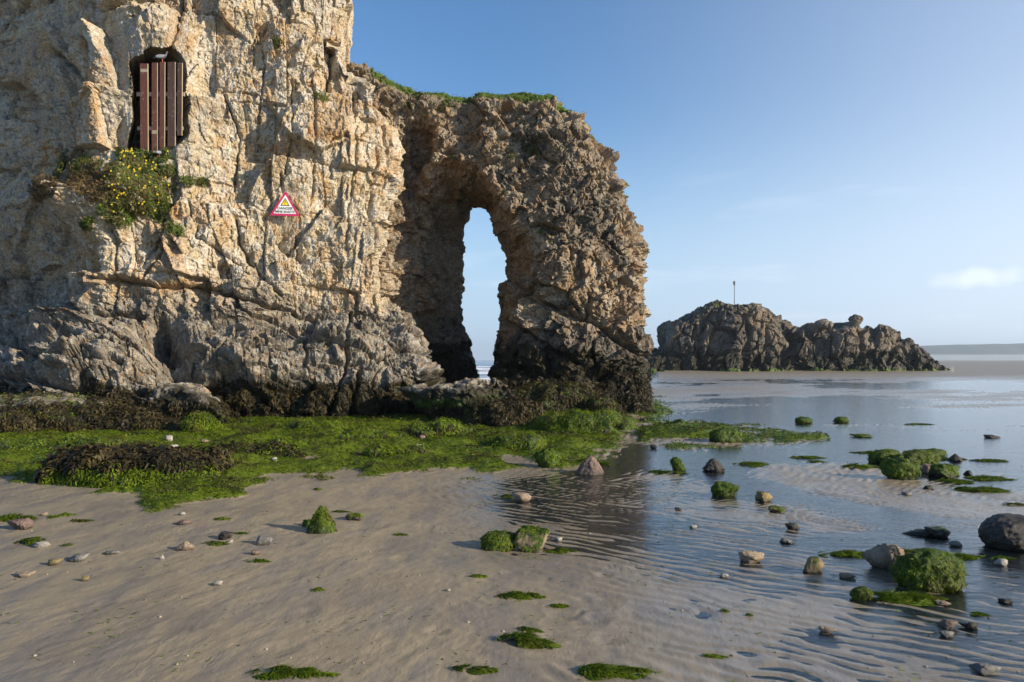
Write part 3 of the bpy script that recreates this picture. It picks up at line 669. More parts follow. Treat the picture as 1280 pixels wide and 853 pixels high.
FEET = [(752, 752, .11), (745, 776, .07), (700, 768, .08), (762, 800, .07), (690, 800, .07), (370, 690, .07), (380, 778, .08), (545, 798, .07), (640, 720, .06), (500, 705, .06), (705, 775, .08), (755, 720, .07), (350, 825, .09), (1030, 800, .09), (880, 770, .08), (930, 820, .09), (130, 770, .06), (215, 800, .08)]
# ---- stones: px, py of the foot, width and height in pixels, stone, weed cover, shape seed, name, label, category, group
STONES = [
 (402,667,36,33,'G',1.0,1,'boulder','cone-shaped boulder wrapped in green weed alone on the dry sand'),
 (385,659,18,8,'G',.9,2,'stone','low weedy stone tucked against the left of the cone-shaped boulder'),
 (408,662,12,6,'P',.0,3,'stone','small pale stone at the right foot of the cone-shaped boulder'),
 (443,651,22,8,'E',.45,4,'stone','flat reddish stone with a green edge, right of the cone-shaped boulder'),
 (628,690,54,23,'D',.85,5,'boulder','weed-draped low half of the double boulder at the edge of the brown pool'),
 (664,691,44,31,'T',.55,6,'boulder','squarish brown boulder draped with green weed, edge of the brown pool'),
 (684,585,34,24,'G',.95,7,'boulder','round weed-covered boulder just left of the bare reddish boulder'),
 (738,594,38,24,'E',.05,8,'boulder','bare angular reddish boulder with a dark wet foot beside the pool'),
 (848,589,19,17,'G',.95,9,'boulder','small upright green boulder standing in the blue channel'),
 (893,590,26,16,'D',.15,10,'boulder','dark wedge-shaped boulder with weed on its right, by the channel'),
 (907,622,32,19,'G',.8,11,'boulder','flat-topped boulder with hanging green weed right of the channel'),
 (957,628,23,13,'Y',.35,12,'stone','rounded ochre stone in the narrow stream'),
 (652,628,24,11,'T',.0,13,'stone','smooth two-tone pale and brown stone in the shallow pool'),
 (972,640,26,7,'Y',.5,14,'stone','flat ochre and green stone below the rounded ochre stone'),
 (991,663,18,8,'D',.3,15,'stone','small dark stone on the rippled sand below the stream'),
 (985,680,18,5,'G',.1,16,'stone','thin flat grey stone on the rippled sand'),
 (1006,530,22,9,'D',1.0,17,'boulder','left one of the two green humps far out in the shallow water'),
 (1052,529,19,8,'D',1.0,18,'boulder','right one of the two green humps far out in the shallow water'),
 (1078,547,24,4,'D',.9,19,'rock','flat dark green rock awash below the two green humps'),
 (1240,548,16,4,'D',.0,20,'rock','tiny black rock awash near the right edge'),
 (1127,601,42,28,'D',.9,21,'boulder','large steep weedy boulder at the front of the green cluster'),
 (1108,580,42,17,'D',.95,22,'boulder','long low weedy boulder at the back left of the green cluster'),
 (1152,585,48,22,'D',.95,23,'boulder','broad weedy boulder in the middle of the green cluster'),
 (1165,570,34,9,'D',1.0,24,'boulder','low bright green boulder at the back of the green cluster'),
 (1158,592,14,12,'E',.1,25,'stone','small brown stone wedged inside the green cluster'),
 (1181,599,34,18,'D',.65,26,'boulder','dark rounded boulder on the right of the green cluster'),
 (1196,577,18,9,'D',.1,27,'boulder','small dark pointed boulder in the water right of the green cluster'),
 (1212,594,14,6,'D',.4,28,'stone','little dark stone among the weed right of the green cluster'),
 (1161,612,11,5,'D',.0,29,'stone','tiny black stone below the dark rounded boulder'),
 (1134,620,12,5,'G',.0,30,'stone','tiny grey and white stone below the green cluster'),
 (1272,690,82,42,'D',.12,31,'boulder','big smooth dark boulder cut by the right edge of the view'),
 (1108,714,46,30,'T',.05,32,'boulder','bare cream and brown boulder touching the big green dome'),
 (1165,743,86,50,'D',1.0,33,'boulder','largest dome-shaped boulder under bright green weed'),
 (1078,751,26,15,'D',1.0,34,'boulder','small round green boulder left of the big green dome'),
 (1016,716,27,18,'Y',.35,35,'boulder','squat ochre boulder with a green right side standing in water'),
 (941,705,32,14,'T',.0,36,'stone','brown wedge-shaped stone on the wet ripples'),
 (906,722,12,4,'P',.0,37,'pebble','small white pebble on the wet ripples left of the wedge stone'),
 (1060,724,20,7,'T',.0,38,'stone','flat brown stone in front of the ochre boulder'),
 (1176,673,30,12,'D',.3,39,'stone','dark stone with a green back in the far stream'),
 (1148,671,34,6,'D',.3,40,'stone','long flat dark stone awash in the far stream'),
 (1195,684,16,6,'G',.0,41,'stone','small slate-grey stone left of the big dark boulder'),
 (1253,708,16,8,'P',.0,42,'pebble','rounded white pebble in front of the big dark boulder'),
 (1186,786,22,9,'E',.0,43,'stone','reddish stone in the group of three at the lower right'),
 (1211,787,19,10,'D',.0,44,'stone','dark stone in the group of three at the lower right'),
 (1184,797,18,7,'G',.0,45,'stone','front grey stone in the group of three at the lower right'),
 (1035,793,20,7,'T',.0,46,'stone','small brown stone alone on the lower right ripples'),
 (1236,844,34,9,'G',.15,47,'stone','flat grey-green slab at the bottom right corner'),
 (1179,758,18,5,'T',.0,48,'stone','thin flat brown stone right of the big green dome'),
 (1260,755,20,5,'D',.0,49,'stone','thin dark stone near the right edge below the big dark boulder'),
 (331,682,20,12,'G',.0,50,'stone','smooth blue-grey stone on the dry sand'),
 (231,688,23,10,'T',.0,51,'stone','angular tan stone on the dry sand beside a small weed heap'),
 (282,675,19,9,'D',.1,52,'stone','dark rough stone on the dry sand above the weed heap'),
 (287,678,8,4,'P',.0,53,'pebble','white pebble leaning on the dark rough stone'),
 (320,694,11,6,'E',.0,54,'pebble','small purple-brown pebble below the blue-grey stone'),
 (67,707,15,8,'Y',.2,55,'stone','small pointed olive stone, first of the left-hand row'),
 (95,702,24,8,'G',.0,56,'stone','pale grey slab beside the pointed olive stone'),
 (140,693,20,4,'G',.0,57,'stone','half-buried flat stone right of the pale grey slab'),
 (24,664,28,13,'E',.1,58,'stone','slanting grey and red stone near the left edge'),
 (52,684,24,7,'P',.0,59,'stone','pale thin slab beside a weed heap near the left edge'),
 (272,732,14,6,'P',.0,60,'pebble','pale grey pebble half sunk in the left sand'),
 (202,700,7,6,'P',.0,61,'pebble','tiny pointed white pebble left of centre of the dry sand'),
 (230,657,18,5,'E',.0,62,'stone','low reddish stone near the edge of the weed carpet'),
 (227,645,9,4,'P',.0,63,'pebble','small white pebble near the edge of the weed carpet'),
 (107,727,10,6,'Y',.0,64,'pebble','small ochre pebble in a hollow of the left sand'),
 (28,722,22,5,'T',.0,65,'stone','flat tan stone in a hollow by the left edge'),
 (55,645,8,4,'T',.0,66,'pebble','tiny brown pebble above the slanting grey and red stone'),
 (211,551,9,8,'P',.0,67,'pebble','white stone on the green weed under the brown wrack bank'),
 (216,562,14,6,'P',.0,68,'pebble','cream stone on the green weed just below the white stone'),
 (342,571,8,5,'P',.0,69,'pebble','white pebble on the weed carpet between two sand patches'),
 (523,552,9,3,'P',.1,70,'pebble','thin greenish-white stone on the middle of the weed carpet'),
 (527,546,9,5,'E',.0,71,'pebble','orange-brown stone on the middle of the weed carpet'),
 (256,555,12,4,'T',.0,72,'stone','flat tan stone on the weed carpet right of the white stone'),
 (817,561,9,5,'D',.0,73,'stone','small dark pointed stone at the foot of the weedy sandbar'),
 (804,528,9,4,'D',.0,74,'stone','small dark stone in the gap left of the weedy sandbar'),
 (843,532,26,8,'D',.5,75,'boulder','low dark boulder at the left end of the weedy sandbar'),
 (908,548,40,19,'D',.85,76,'boulder','rounded dark green boulder on the middle of the weedy sandbar'),
 (867,660,9,3,'P',.0,77,'pebble','white pebble on the wet ripples in mid beach'),
 (848,639,9,4,'D',.0,78,'pebble','black pebble on the wet sand below the channel'),
 (698,676,10,4,'P',.0,79,'pebble','pale pebble right of the squarish weed-draped boulder'),
 (560,740,6,3,'P',.0,80,'pebble','tiny pinkish pebble in the middle of the foreground sand'),
]
_mats = dict(G=R_GREY, T=R_TAN, E=R_RED, D=R_DARK, P=R_PALE, Y=R_YEL)
ROCKSPOTS = []
def spot(px, py):
    """ground distance and height of what stands at a surveyed pixel"""
    z = 0.0
    for _ in range(2):
        Y = gy(py, z); z = max(0.0, float(beach(np.array([(px - 640) / 1000 * Y]), np.array([Y]))[0][0]))
    return Y, z
_rs = []
for s_ in STONES:
    Y_ = spot(s_[0], s_[1])[0]; r_ = s_[2] / 2000 * Y_
    if s_[1] > 560: _rs.append(((s_[0] - 640) / 1000 * Y_, Y_ + .7 * r_, r_))
ROCKSPOTS.extend(_rs)
def build_ground():
    ud = np.arange(-.76, .76, .00185); us = np.concatenate([-np.geomspace(9, .8, 26), ud, np.geomspace(.8, 9, 26)])
    pyr = np.concatenate([np.arange(905, 560, -1.25), np.arange(560, 478, -.8), np.arange(478, 452, -.5), [451.5, 451, 450.6, 450.3]])
    Yr = EYE * 1000 / (pyr - 450); Yr = np.concatenate([[-40, -20, -10, -4, 0, 1.5, 2.6], Yr])
    wd = np.maximum(Yr, 3.0)
    X = us[None, :] * wd[:, None]; Y = np.repeat(Yr[:, None], len(us), 1)
    X = np.clip(X, -6500, 6500)
    x, y = X.ravel(), Y.ravel()
    z, ag, agm, px, py = beach(x, y)
    q = grid_quads(len(Yr), len(us))
    stain = fbm(np.stack([x, y, 0 * x], 1) * .8, 3, 261)
    me = mesh_from('beach', np.stack([x, y, z], 1), q, attrs=dict(algae=np.clip(ag, -1, 1) * .5 + .5, hgt=z))
    link('beach', me, M_SAND, kind='structure', label='wet rippled sand beach')
    return x, y, z, ag, px, py
def sand_material():
    m = Mat('wet_sand', .6)
    h = m.attr('hgt'); al = m.attr('algae')
    c_ = radians(-25)
    st = m.noise(1.6, 7, .62, vec=m.map((2.2, .55, 1), (0, 0, radians(-25))))
    st2 = m.noise(6, 6, .65, vec=m.map((1, .4, 1), (0, 0, radians(-25))))
    base = m.mix(m.noise(.5, 4), (.295, .24, .158), (.26, .212, .142))
    base = m.mix(m.math('MULTIPLY', m.ramp(st, (.47, 0), (.60, 1)), .7), base, (.17, .155, .145))
    base = m.mix(m.math('MULTIPLY', m.ramp(st2, (.52, 0), (.7, 1)), .35), base, (.14, .13, .125))
    base = m.mix(m.math('MULTIPLY', m.ramp(m.noise(.75, 8, .68, dist=.4), (.50, 0), (.60, 1)), .45), base, (.17, .14, .105))
    base = m.mix(m.ramp(m.noise(38, 8, .8), (.60, 0), (.74, .5)), base, (.42, .36, .27))
    wetm = m.ramp(m.math('MULTIPLY_ADD', h, 12.0, m.math('MULTIPLY', m.noise(1.2, 5, .6), .5)), (.25, 1), (.75, .0))   # 1 = soaked
    base = m.mix(m.math('MULTIPLY', wetm, .5), base, (.20, .16, .11))
    base = m.mix(m.ramp(m.noise(60, 3, .8), (.62, 0), (.72, .5)), base, (.08, .07, .06))
    grn = m.mix(m.noise(11, 8, .75), (.03, .055, .003), (.14, .19, .010))
    grn = m.mix(m.ramp(m.noise(2.5, 6, .7), (.55, 0), (.65, .7)), grn, (.05, .04, .015))
    aa = m.math('ADD', al, m.math('MULTIPLY', m.math('SUBTRACT', m.noise(12, 6, .7), .5), .35))
    c = m.mix(m.ramp(aa, (.50, 0), (.58, 1)), base, grn)
    m.color(c)
    m.rough(m.mix(wetm, m.ramp(st, (.4, .55), (.65, .38)), (.22,) * 3)); m.put(m.b.inputs['Specular IOR Level'], m.ramp(wetm, (0, .25), (1, .6)))
    b1 = m.bump(m.noise(5, 8, .62, vec=m.map((1.6, .7, 1), (0, 0, radians(-25)))), .5, .02)
    st3 = m.ramp(m.noise(2.2, 5, .55, vec=m.map((2.0, .5, 1), (0, 0, radians(-28))), dist=.3), (.46, 0), (.50, 1), (.58, .3))
    b2 = m.bump(m.math('MULTIPLY', st3, m.ramp(m.noise(.9, 3), (.5, 0), (.65, 1))), .25, .008, b1)
    m.bump(m.noise(110, 3, .6), .3, .004, b2)
    return m.m
M_SAND = sand_material()
GX, GY_, GZ, GAG, GPX, GPY = build_ground()

def water_material():
    m = Mat('shallow_water', .04)
    n = m.nt.nodes; L = m.nt.links
    gl = n.new('ShaderNodeBsdfGlossy'); gl.inputs['Roughness'].default_value = .11; gl.inputs['Color'].default_value = (1, 1, 1, 1)
    tr = n.new('ShaderNodeBsdfTransparent'); tr.inputs['Color'].default_value = (.93, .93, .90, 1)
    fr = n.new('ShaderNodeFresnel'); fr.inputs['IOR'].default_value = 1.34
    mx = n.new('ShaderNodeMixShader')
    b = n.new('ShaderNodeBump'); b.inputs['Strength'].default_value = .65; b.inputs['Distance'].default_value = .018
    h = m.math('ADD', m.noise(3.5, 5, .6, vec=m.map((.5, 1.6, 1), (0, 0, .2))), m.math('MULTIPLY', m.noise(16, 3, .5, vec=m.map((.6, 1.4, 1))), .25))
    L.new(h, b.inputs['Height']); L.new(b.outputs[0], gl.inputs['Normal']); L.new(b.outputs[0], fr.inputs['Normal'])
    L.new(fr.outputs[0], mx.inputs[0]); L.new(tr.outputs[0], mx.inputs[1]); L.new(gl.outputs[0], mx.inputs[2]); L.new(mx.outputs[0], m.out.inputs[0])
    return m.m
def build_water():
    us = np.linspace(-3, 3, 61); Ys = np.array([1.5, 4, 8, 14, 22, 34, 50, 70, 100, 160])
    X = us[None, :] * Ys[:, None]; Y = np.repeat(Ys[:, None], 61, 1)
    me = mesh_from('shallow_water', np.stack([X.ravel(), Y.ravel(), 0 * X.ravel()], 1), grid_quads(len(Ys), 61))
    link('shallow_water', me, water_material(), kind='structure', label='thin sheet of sky-blue water over the sand')
build_water()
def build_sea():
    m = Mat('sea_water', .12); m.b.inputs['Specular IOR Level'].default_value = .5
    f = m.math('ADD', m.noise(.12, 8, .7, vec=m.map((.25, 1, 1))), m.math('MULTIPLY', m.attr('surf'), .35))
    m.color(m.mix(m.ramp(f, (.62, 0), (.70, 1)), (.012, .05, .10), (.75, .78, .8)))
    m.rough(m.ramp(f, (.62, .12), (.70, .8)))
    m.bump(m.noise(.8, 6, .7, vec=m.map((.4, 1, 1))), .7, .3)
    Ys = np.concatenate([np.arange(62, 200, 1.2), np.geomspace(200, 5900, 60)]); us = np.linspace(-1.2, .165, 200)
    X = us[None, :] * Ys[:, None]; Y = np.repeat(Ys[:, None], len(us), 1); x, y = X.ravel(), Y.ravel()
    P = np.stack([x * .02, y * .09, 0 * x], 1)
    band = np.clip(np.sin(y * .30 + 2.5 * perlin(P, 301)) * 1.4 - .5, 0, 1) * sstep(260, 150, y)
    z = .012 + .30 * band * sstep(60, 85, y) + .04 * perlin(np.stack([x * .3, y, 0 * x], 1), 302)
    me = mesh_from('sea', np.stack([x, y, z], 1), grid_quads(len(Ys), len(us)), attrs=dict(surf=band + .4 * sstep(110, 70, y)))
    link('sea', me, m.m, kind='structure', label='deep blue sea with white breakers beyond the arch')
build_sea()
def build_hills():
    m = Mat('far_headland', .9); m.color(m.mix(m.noise(.006, 6, .6), (.03, .04, .03), (.06, .07, .05)))
    xs = np.linspace(900, 5200, 160); rows = [(-260, 0), (-200, .35), (-120, .72), (-40, .93), (0, 1), (120, 1), (500, .8)]
    hx = np.interp(xs, [900, 1180, 1330, 1430, 1560, 1800, 2200, 2800, 3600, 5200], [0, 16, 40, 52, 55, 60, 78, 88, 100, 120])
    P = np.stack([xs * .006, 0 * xs, 0 * xs], 1); hx = hx * (1 + .05 * perlin(P, 311)) + fbm(P * 6, 4, 312) * 3
    V = []; 
    for dy, k in rows: V.append(np.stack([xs, 2800 + dy + 40 * perlin(P * 2, 313), hx * k - 1], 1))
    link('headland_hills', mesh_from('headland_hills', np.concatenate(V), grid_quads(len(rows), len(xs))), m.m, kind='structure', label='low blue headland across the bay')
build_hills()

# ------------------------------------------------------------------ the offshore stack
def build_stack():
    D = 104.5; h = .30
    O = [(776, 520), (777, 462), (790, 451), (812, 443), (836, 438), (843, 436), (841, 408), (846, 404), (868, 400), (876, 392), (894, 383), (905, 380), (935, 381), (950, 382), (965, 390), (978, 398), (996, 402), (1000, 412), (1006, 413),
         (1018, 411), (1022, 404), (1034, 404), (1040, 411), (1060, 411), (1064, 402), (1062, 402), (1076, 403), (1078, 409), (1100, 413), (1120, 418), (1140, 428), (1154, 438), (1165, 443), (1176, 449), (1188, 454), (1190, 520)]
    X0, X1, Y0, Y1, Z0, Z1 = 12, 60, 99, 119, -1.5, 10
    xs = np.arange(X0, X1, h); ys = np.arange(Y0, Y1, h); zs = np.arange(Z0, Z1, h)
    X2, Z2 = np.meshgrid(xs, zs, indexing='ij'); out = poly_sd(X2, Z2, pw(O, D)); F = np.empty((len(xs), len(ys), len(zs)), f32)
    xb = np.array([15, 21, 24, 29, 33, 36.5, 38.5, 44, 50, 55, 60]); fb = np.array([106, 104.5, 103.5, 101.6, 102.5, 104.2, 103.8, 102.6, 103.2, 104.2, 106])
    for j, yv in enumerate(ys):
        fr = np.interp(X2, xb, fb) + .28 * np.clip(Z2, 0, 9) - .9 * (1 - sstep(.3, 2.5, Z2))
        f_ = smax(out, np.maximum(fr - yv, yv - 115), 1.2)
        for e in ((1029, 406, 105, 1.2, 1.2, .75), (1069, 405, 105, .6, .8, 1.3), (1071, 399, 105, .95, .9, .55)):
            c = at(*e[:3]); f_ = np.minimum(f_, (np.sqrt(((X2 - c[0]) / e[3]) ** 2 + ((yv - c[1]) / e[4]) ** 2 + ((Z2 - c[2]) / e[5]) ** 2) - 1) * min(e[3:]))
        F[:, j] = f_
    V, Q = nets(F, (X0, Y0, Z0), h); N = vnormals(V, Q); V, N, Q = refine_facing(V, N, Q, -.1)
    P = V; x, y, z = P.T
    U = P + np.stack([perlin(P * .4, 325), perlin(P * .4 + 9, 326), perlin(P * .4 + 19, 327)], 1) * .5
    ca, sa = cos(-.25), sin(-.25); U = np.stack([U[:, 0] * ca + U[:, 2] * sa, U[:, 1], -U[:, 0] * sa + U[:, 2] * ca], 1)
    b1, r1 = blocks(U, (2.4, 2.4, 4.6), 331, .7, .18, .6, .06); b2, r2 = blocks(U, (.9, .9, 1.3), 332, .35, .3, .2, .07)
    d = b1 + b2 + fbm(U * np.array([.9, .9, .4]), 5, 341, .6, True) * .2 + fbm(P * 2.5, 3, 342) * .08
    # deep gullies
    u = x / y * 1000 + 640; v = 450 - (z - EYE) / y * 1000
    for L, wd, dp in [([(932, 395), (934, 425), (930, 460)], 4, 1.0), ([(1000, 408), (990, 430), (975, 455)], 5, 1.3), ([(960, 410), (958, 455)], 3, .7), ([(1075, 412), (1078, 440), (1060, 460)], 4, .8), ([(880, 400), (872, 430), (878, 460)], 4, .8), ([(1120, 425), (1110, 455)], 3, .6)]:
        d -= dp * np.exp(-(line_d(u + perlin(P * .8, 351) * 4, v, L) / wd) ** 2)
    d *= np.where((z > 5.6) & (x > 36) & (x < 49), .3, 1)
    o = P + N * d[:, None]; tn = fbm(P * .2, 4, 361)
    tide_shade = 1.1 * (1 - sstep(1.0, 2.8, z + 1.2 * tn)) + .35 * (1 - sstep(2, 4.5, z + tn)) + .25 * (x < 26)  # last term paints shade on the left end, away from the sun
    green = .42 * sstep(.4, .8, N[:, 2]) * sstep(6.5, 8.5, z + tn) + .9 * (1 - sstep(.1, .7, z)) 
    me = mesh_from('rock_stack', o, Q, smooth=False, attrs=dict(zone=np.clip(.55 + tn, 0, 1), cell=r1 * .5 + r2 * .5, tide_shade=tide_shade, green=green))
    link('rock_stack', me, M_STACK, label='dark craggy rock island with a thin pole on its summit', category='rock island')
build_stack()

# ------------------------------------------------------------------ air
def box_mesh(x0, x1, y0, y1, z0, z1):
    V = [(x, y, z) for x in (x0, x1) for y in (y0, y1) for z in (z0, z1)]
    return V, [(0, 1, 3, 2), (4, 6, 7, 5), (0, 4, 5, 1), (2, 3, 7, 6), (0, 2, 6, 4), (1, 5, 7, 3)]
def air(name, dims, dens, col):
    V, Q = box_mesh(*dims); m = bpy.data.materials.new(name); m.use_nodes = True; nt = m.node_tree; nt.nodes.clear()
    o = nt.nodes.new('ShaderNodeOutputMaterial'); v = nt.nodes.new('ShaderNodeVolumePrincipled')
    v.inputs['Color'].default_value = (*col, 1); v.inputs['Density'].default_value = dens; v.inputs['Anisotropy'].default_value = .2
    nt.links.new(v.outputs[0], o.inputs['Volume'])
    link(name, mesh_from(name, V, Q, smooth=False), m, kind='stuff', label='pale air between the beach and the far headland')
air('haze', (-6700, 6700, -60, 6300, -2, 112), 2.2e-4, (.72, .86, 1))
air('sea_mist', (600, 5000, 1700, 2600, -1, 15), 9e-4, (.9, .95, 1))

# ------------------------------------------------------------------ stones
import bmesh
_ico = {}
def ico(n):
    if n not in _ico:
        b = bmesh.new(); bmesh.ops.create_icosphere(b, subdivisions=n, radius=1)
        V = np.array([v.co[:] for v in b.verts]); T = np.array([[v.index for v in f.verts] for f in b.faces]); b.free(); _ico[n] = (V, T)
    return _ico[n]
def tri_normals(V, T):
    n = np.cross(V[T[:, 1]] - V[T[:, 0]], V[T[:, 2]] - V[T[:, 0]]); N = np.zeros_like(V)
    for k in range(3):
        for c in range(3): N[:, c] += np.bincount(T[:, k], n[:, c], len(V))
    return N / np.maximum(np.linalg.norm(N, axis=1), 1e-12)[:, None]
def stone_shape(seed, n, r, rnd=.35, planes=13, rough=.05, peak=None, dome=0):
    g = np.random.default_rng(seed + 500); D, T = ico(n)
    pn = g.normal(size=(planes, 3)); pn[:3] = [(0, 0, 1), (g.uniform(-.6, .6), -1, .35), (0, 0, -1)]; pn /= np.linalg.norm(pn, axis=1)[:, None]
    ph = g.uniform(.72, 1.0, planes)
    if peak: pn = np.concatenate([pn, [(cos(a) * .85, sin(a) * .85, .5) for a in np.linspace(0, 5.4, 6)]]); ph = np.concatenate([np.maximum(ph, .95), np.full(6, .56)])
    dd = np.maximum(D @ pn.T, 1e-3) / ph[None, :]
    k = 9 + 14 * (1 - rnd); R = (dd ** k).sum(1) ** (-1 / k); R = R / R.max()
    R = R * (1 - rnd * .4) + rnd * .4 * R.mean()
    P = D * R[:, None]
    P = P * (1 - dome) + D * .9 * dome
    P = P * (1 + rough * 2.2 * fbm(D * 2.2 + seed, 5, seed, .6)[:, None]) + D * (rough * .5 * perlin(D * 9 + seed, seed + 3))[:, None]
    lo, hi = P.min(0), P.max(0)
    P = (P - (lo + hi) / 2) / ((hi - lo) / 2)
    return P * np.array(r), T
used = {}
def nm(base): return base
def ground_z(x, y):
    return beach(np.atleast_1d(np.asarray(x, float)), np.atleast_1d(np.asarray(y, float)))[0]
def place_stone(px, py, w, h, mk, green, seed, name, label, group=None):
    Y, zg = spot(px, py); rx = w / 2000 * Y; H = h / 1000 * Y; ry = rx * .85
    if h < 7: ry = max(ry, rx * .9)
    n = 5 if w > 60 else (4 if w > 16 else 3)
    rz = H * .62; peak = seed in (1, 8, 10, 27, 51, 61)
    P, T = stone_shape(seed, n, (rx * 1.04, ry, rz), rnd=.75 if seed in (31, 33, 17, 18, 35, 13, 50, 12) else .3, peak=peak, dome=.8 if seed in (33, 31, 17, 18, 34) else (.2 if green > .7 and seed not in (1, 11) else .0), rough=.07 if seed == 31 else .04 if seed in (13, 50, 35) else (.17 if green > .7 else .15))
    cx = (px - 640) / 1000 * (Y + ry * .6); cy = Y + ry * .85; cz = H - rz
    zg = min(zg, float(np.median(ground_z(cx + rx * np.array([-1.1, 1.1, 0, 0, 0]), cy + ry * np.array([0, 0, -1.1, 1.1, 0])))) + .01) if zg > .004 else 0.0
    N = tri_normals(P, T)
    tide_shade = 1 - sstep(0, .35 * H + .01, P[:, 2] + cz)
    gn = fbm(P / max(rx, .05) * 1.3 + seed, 4, seed)
    gr = np.clip(green * 1.25 - .25 + .45 * gn + .35 * (N[:, 2]) * (green > 0) , 0, 1) if green > 0 else np.zeros(len(P))
    me = mesh_from(name, P, np.zeros((0, 4), np.int32), T, attrs=dict(green=gr, tide_shade=tide_shade * (.9 if mk != 'P' else .4)))
    o = link(nm(name), me, _mats[mk], label=label, category='boulder' if name == 'boulder' else ('pebble' if name == 'pebble' else 'rock'), group=group)
    o.location = (cx, cy, cz + max(zg, 0))
    if green > .4 and w > 16:
        g = np.random.default_rng(seed); area = w * h; nb = int(min(7000, 4 * area * green))
        m = np.where(gr > .58)[0]; m = m[(P[m, 2] + cz) > -.01]
        if len(m) > 20:
            k = g.choice(m, nb); pts = P[k] + g.normal(size=(nb, 3)) * rx * .05; pts = P[k] * .98 + (pts - P[k]) - N[k] * ((pts - P[k]) * N[k]).sum(1)[:, None]
            L = min(.05, max(.02, rx * .13)); wd_ = max(.0028, .0008 * Y)
            V, Q, TT, r = blades(pts, N[k], L, wd_, spread=.4, lift=.07, seed=seed)
            V[:, 2] = np.maximum(V[:, 2], -cz - .005)
            wo = link('weed', mesh_from('weed', V, Q, TT, dict(rnd=r)), W_GREEN, kind='stuff')
            wo.parent = o
    return o
GR = {'pebble': 'pebbles scattered over the beach', 'stone': 'small stones scattered over the beach', 'boulder': 'boulders scattered over the beach', 'rock': 'rocks awash in the shallows'}
for (px, py, w_, h_, mk, gr, seed, nme, lab) in STONES:
    place_stone(px, py, w_, h_, mk, gr, seed, nme, lab, GR[nme])

# ------------------------------------------------------------------ ground weed: the carpet, loose heaps, flecks
def ground_z(x, y):
    return beach(np.atleast_1d(np.asarray(x, float)), np.atleast_1d(np.asarray(y, float)))[0]
def carpet():
    g = np.random.default_rng(5)
    m = np.where((GAG > -.02) & (GPX > -40) & (GPX < 1060) & (GPY > 478) & (GPY < 660))[0]
    n = 210000; k = g.choice(m, n); y = GY_[k]
    x = GX[k] + g.normal(size=n) * .0012 * y; y2 = y + g.normal(size=n) * .0035 * y * y / 12
    z = GZ[k] + .004
    N = np.zeros((n, 3)); N[:, 2] = 1; N[:, :2] += g.normal(size=(n, 2)) * .25; N /= np.linalg.norm(N, axis=1)[:, None]
    L = .0042 * y; lump = fbm(np.stack([x, y2, 0 * x], 1) * 2.2, 3, 401)
    V, Q, T, r = blades(np.stack([x, y2, z], 1), N, L, .0009 * y, dirv=(.35, -1, 0), spread=.45, lift=.16, seed=8)
    link('green_weed_carpet', mesh_from('green_weed_carpet', V, Q, T, dict(rnd=r)), W_GREEN, kind='stuff', label='bright green seaweed carpet at the foot of the cliff')
    # strands of wrack strewn through it
    m2 = m[(fbm(np.stack([GX[m], GY_[m], 0 * m], 1) * .9, 3, 405) > .09) & (GAG[m] > .3)]
    k = g.choice(m2, 19000); y = GY_[k]; n = len(k)
    N = np.zeros((n, 3)); N[:, 2] = 1; N[:, :2] += g.normal(size=(n, 2)) * .4; N /= np.linalg.norm(N, axis=1)[:, None]
    V, Q, T, r = blades(np.stack([GX[k], y, GZ[k] + .03], 1), N, .0034 * y, .0012 * y, spread=.9, lift=.5, seed=9)
    link('strewn_wrack', mesh_from('strewn_wrack', V, Q, T, dict(rnd=r)), W_BROWN, kind='stuff', label='brown wrack strands strewn over the green weed')
carpet()
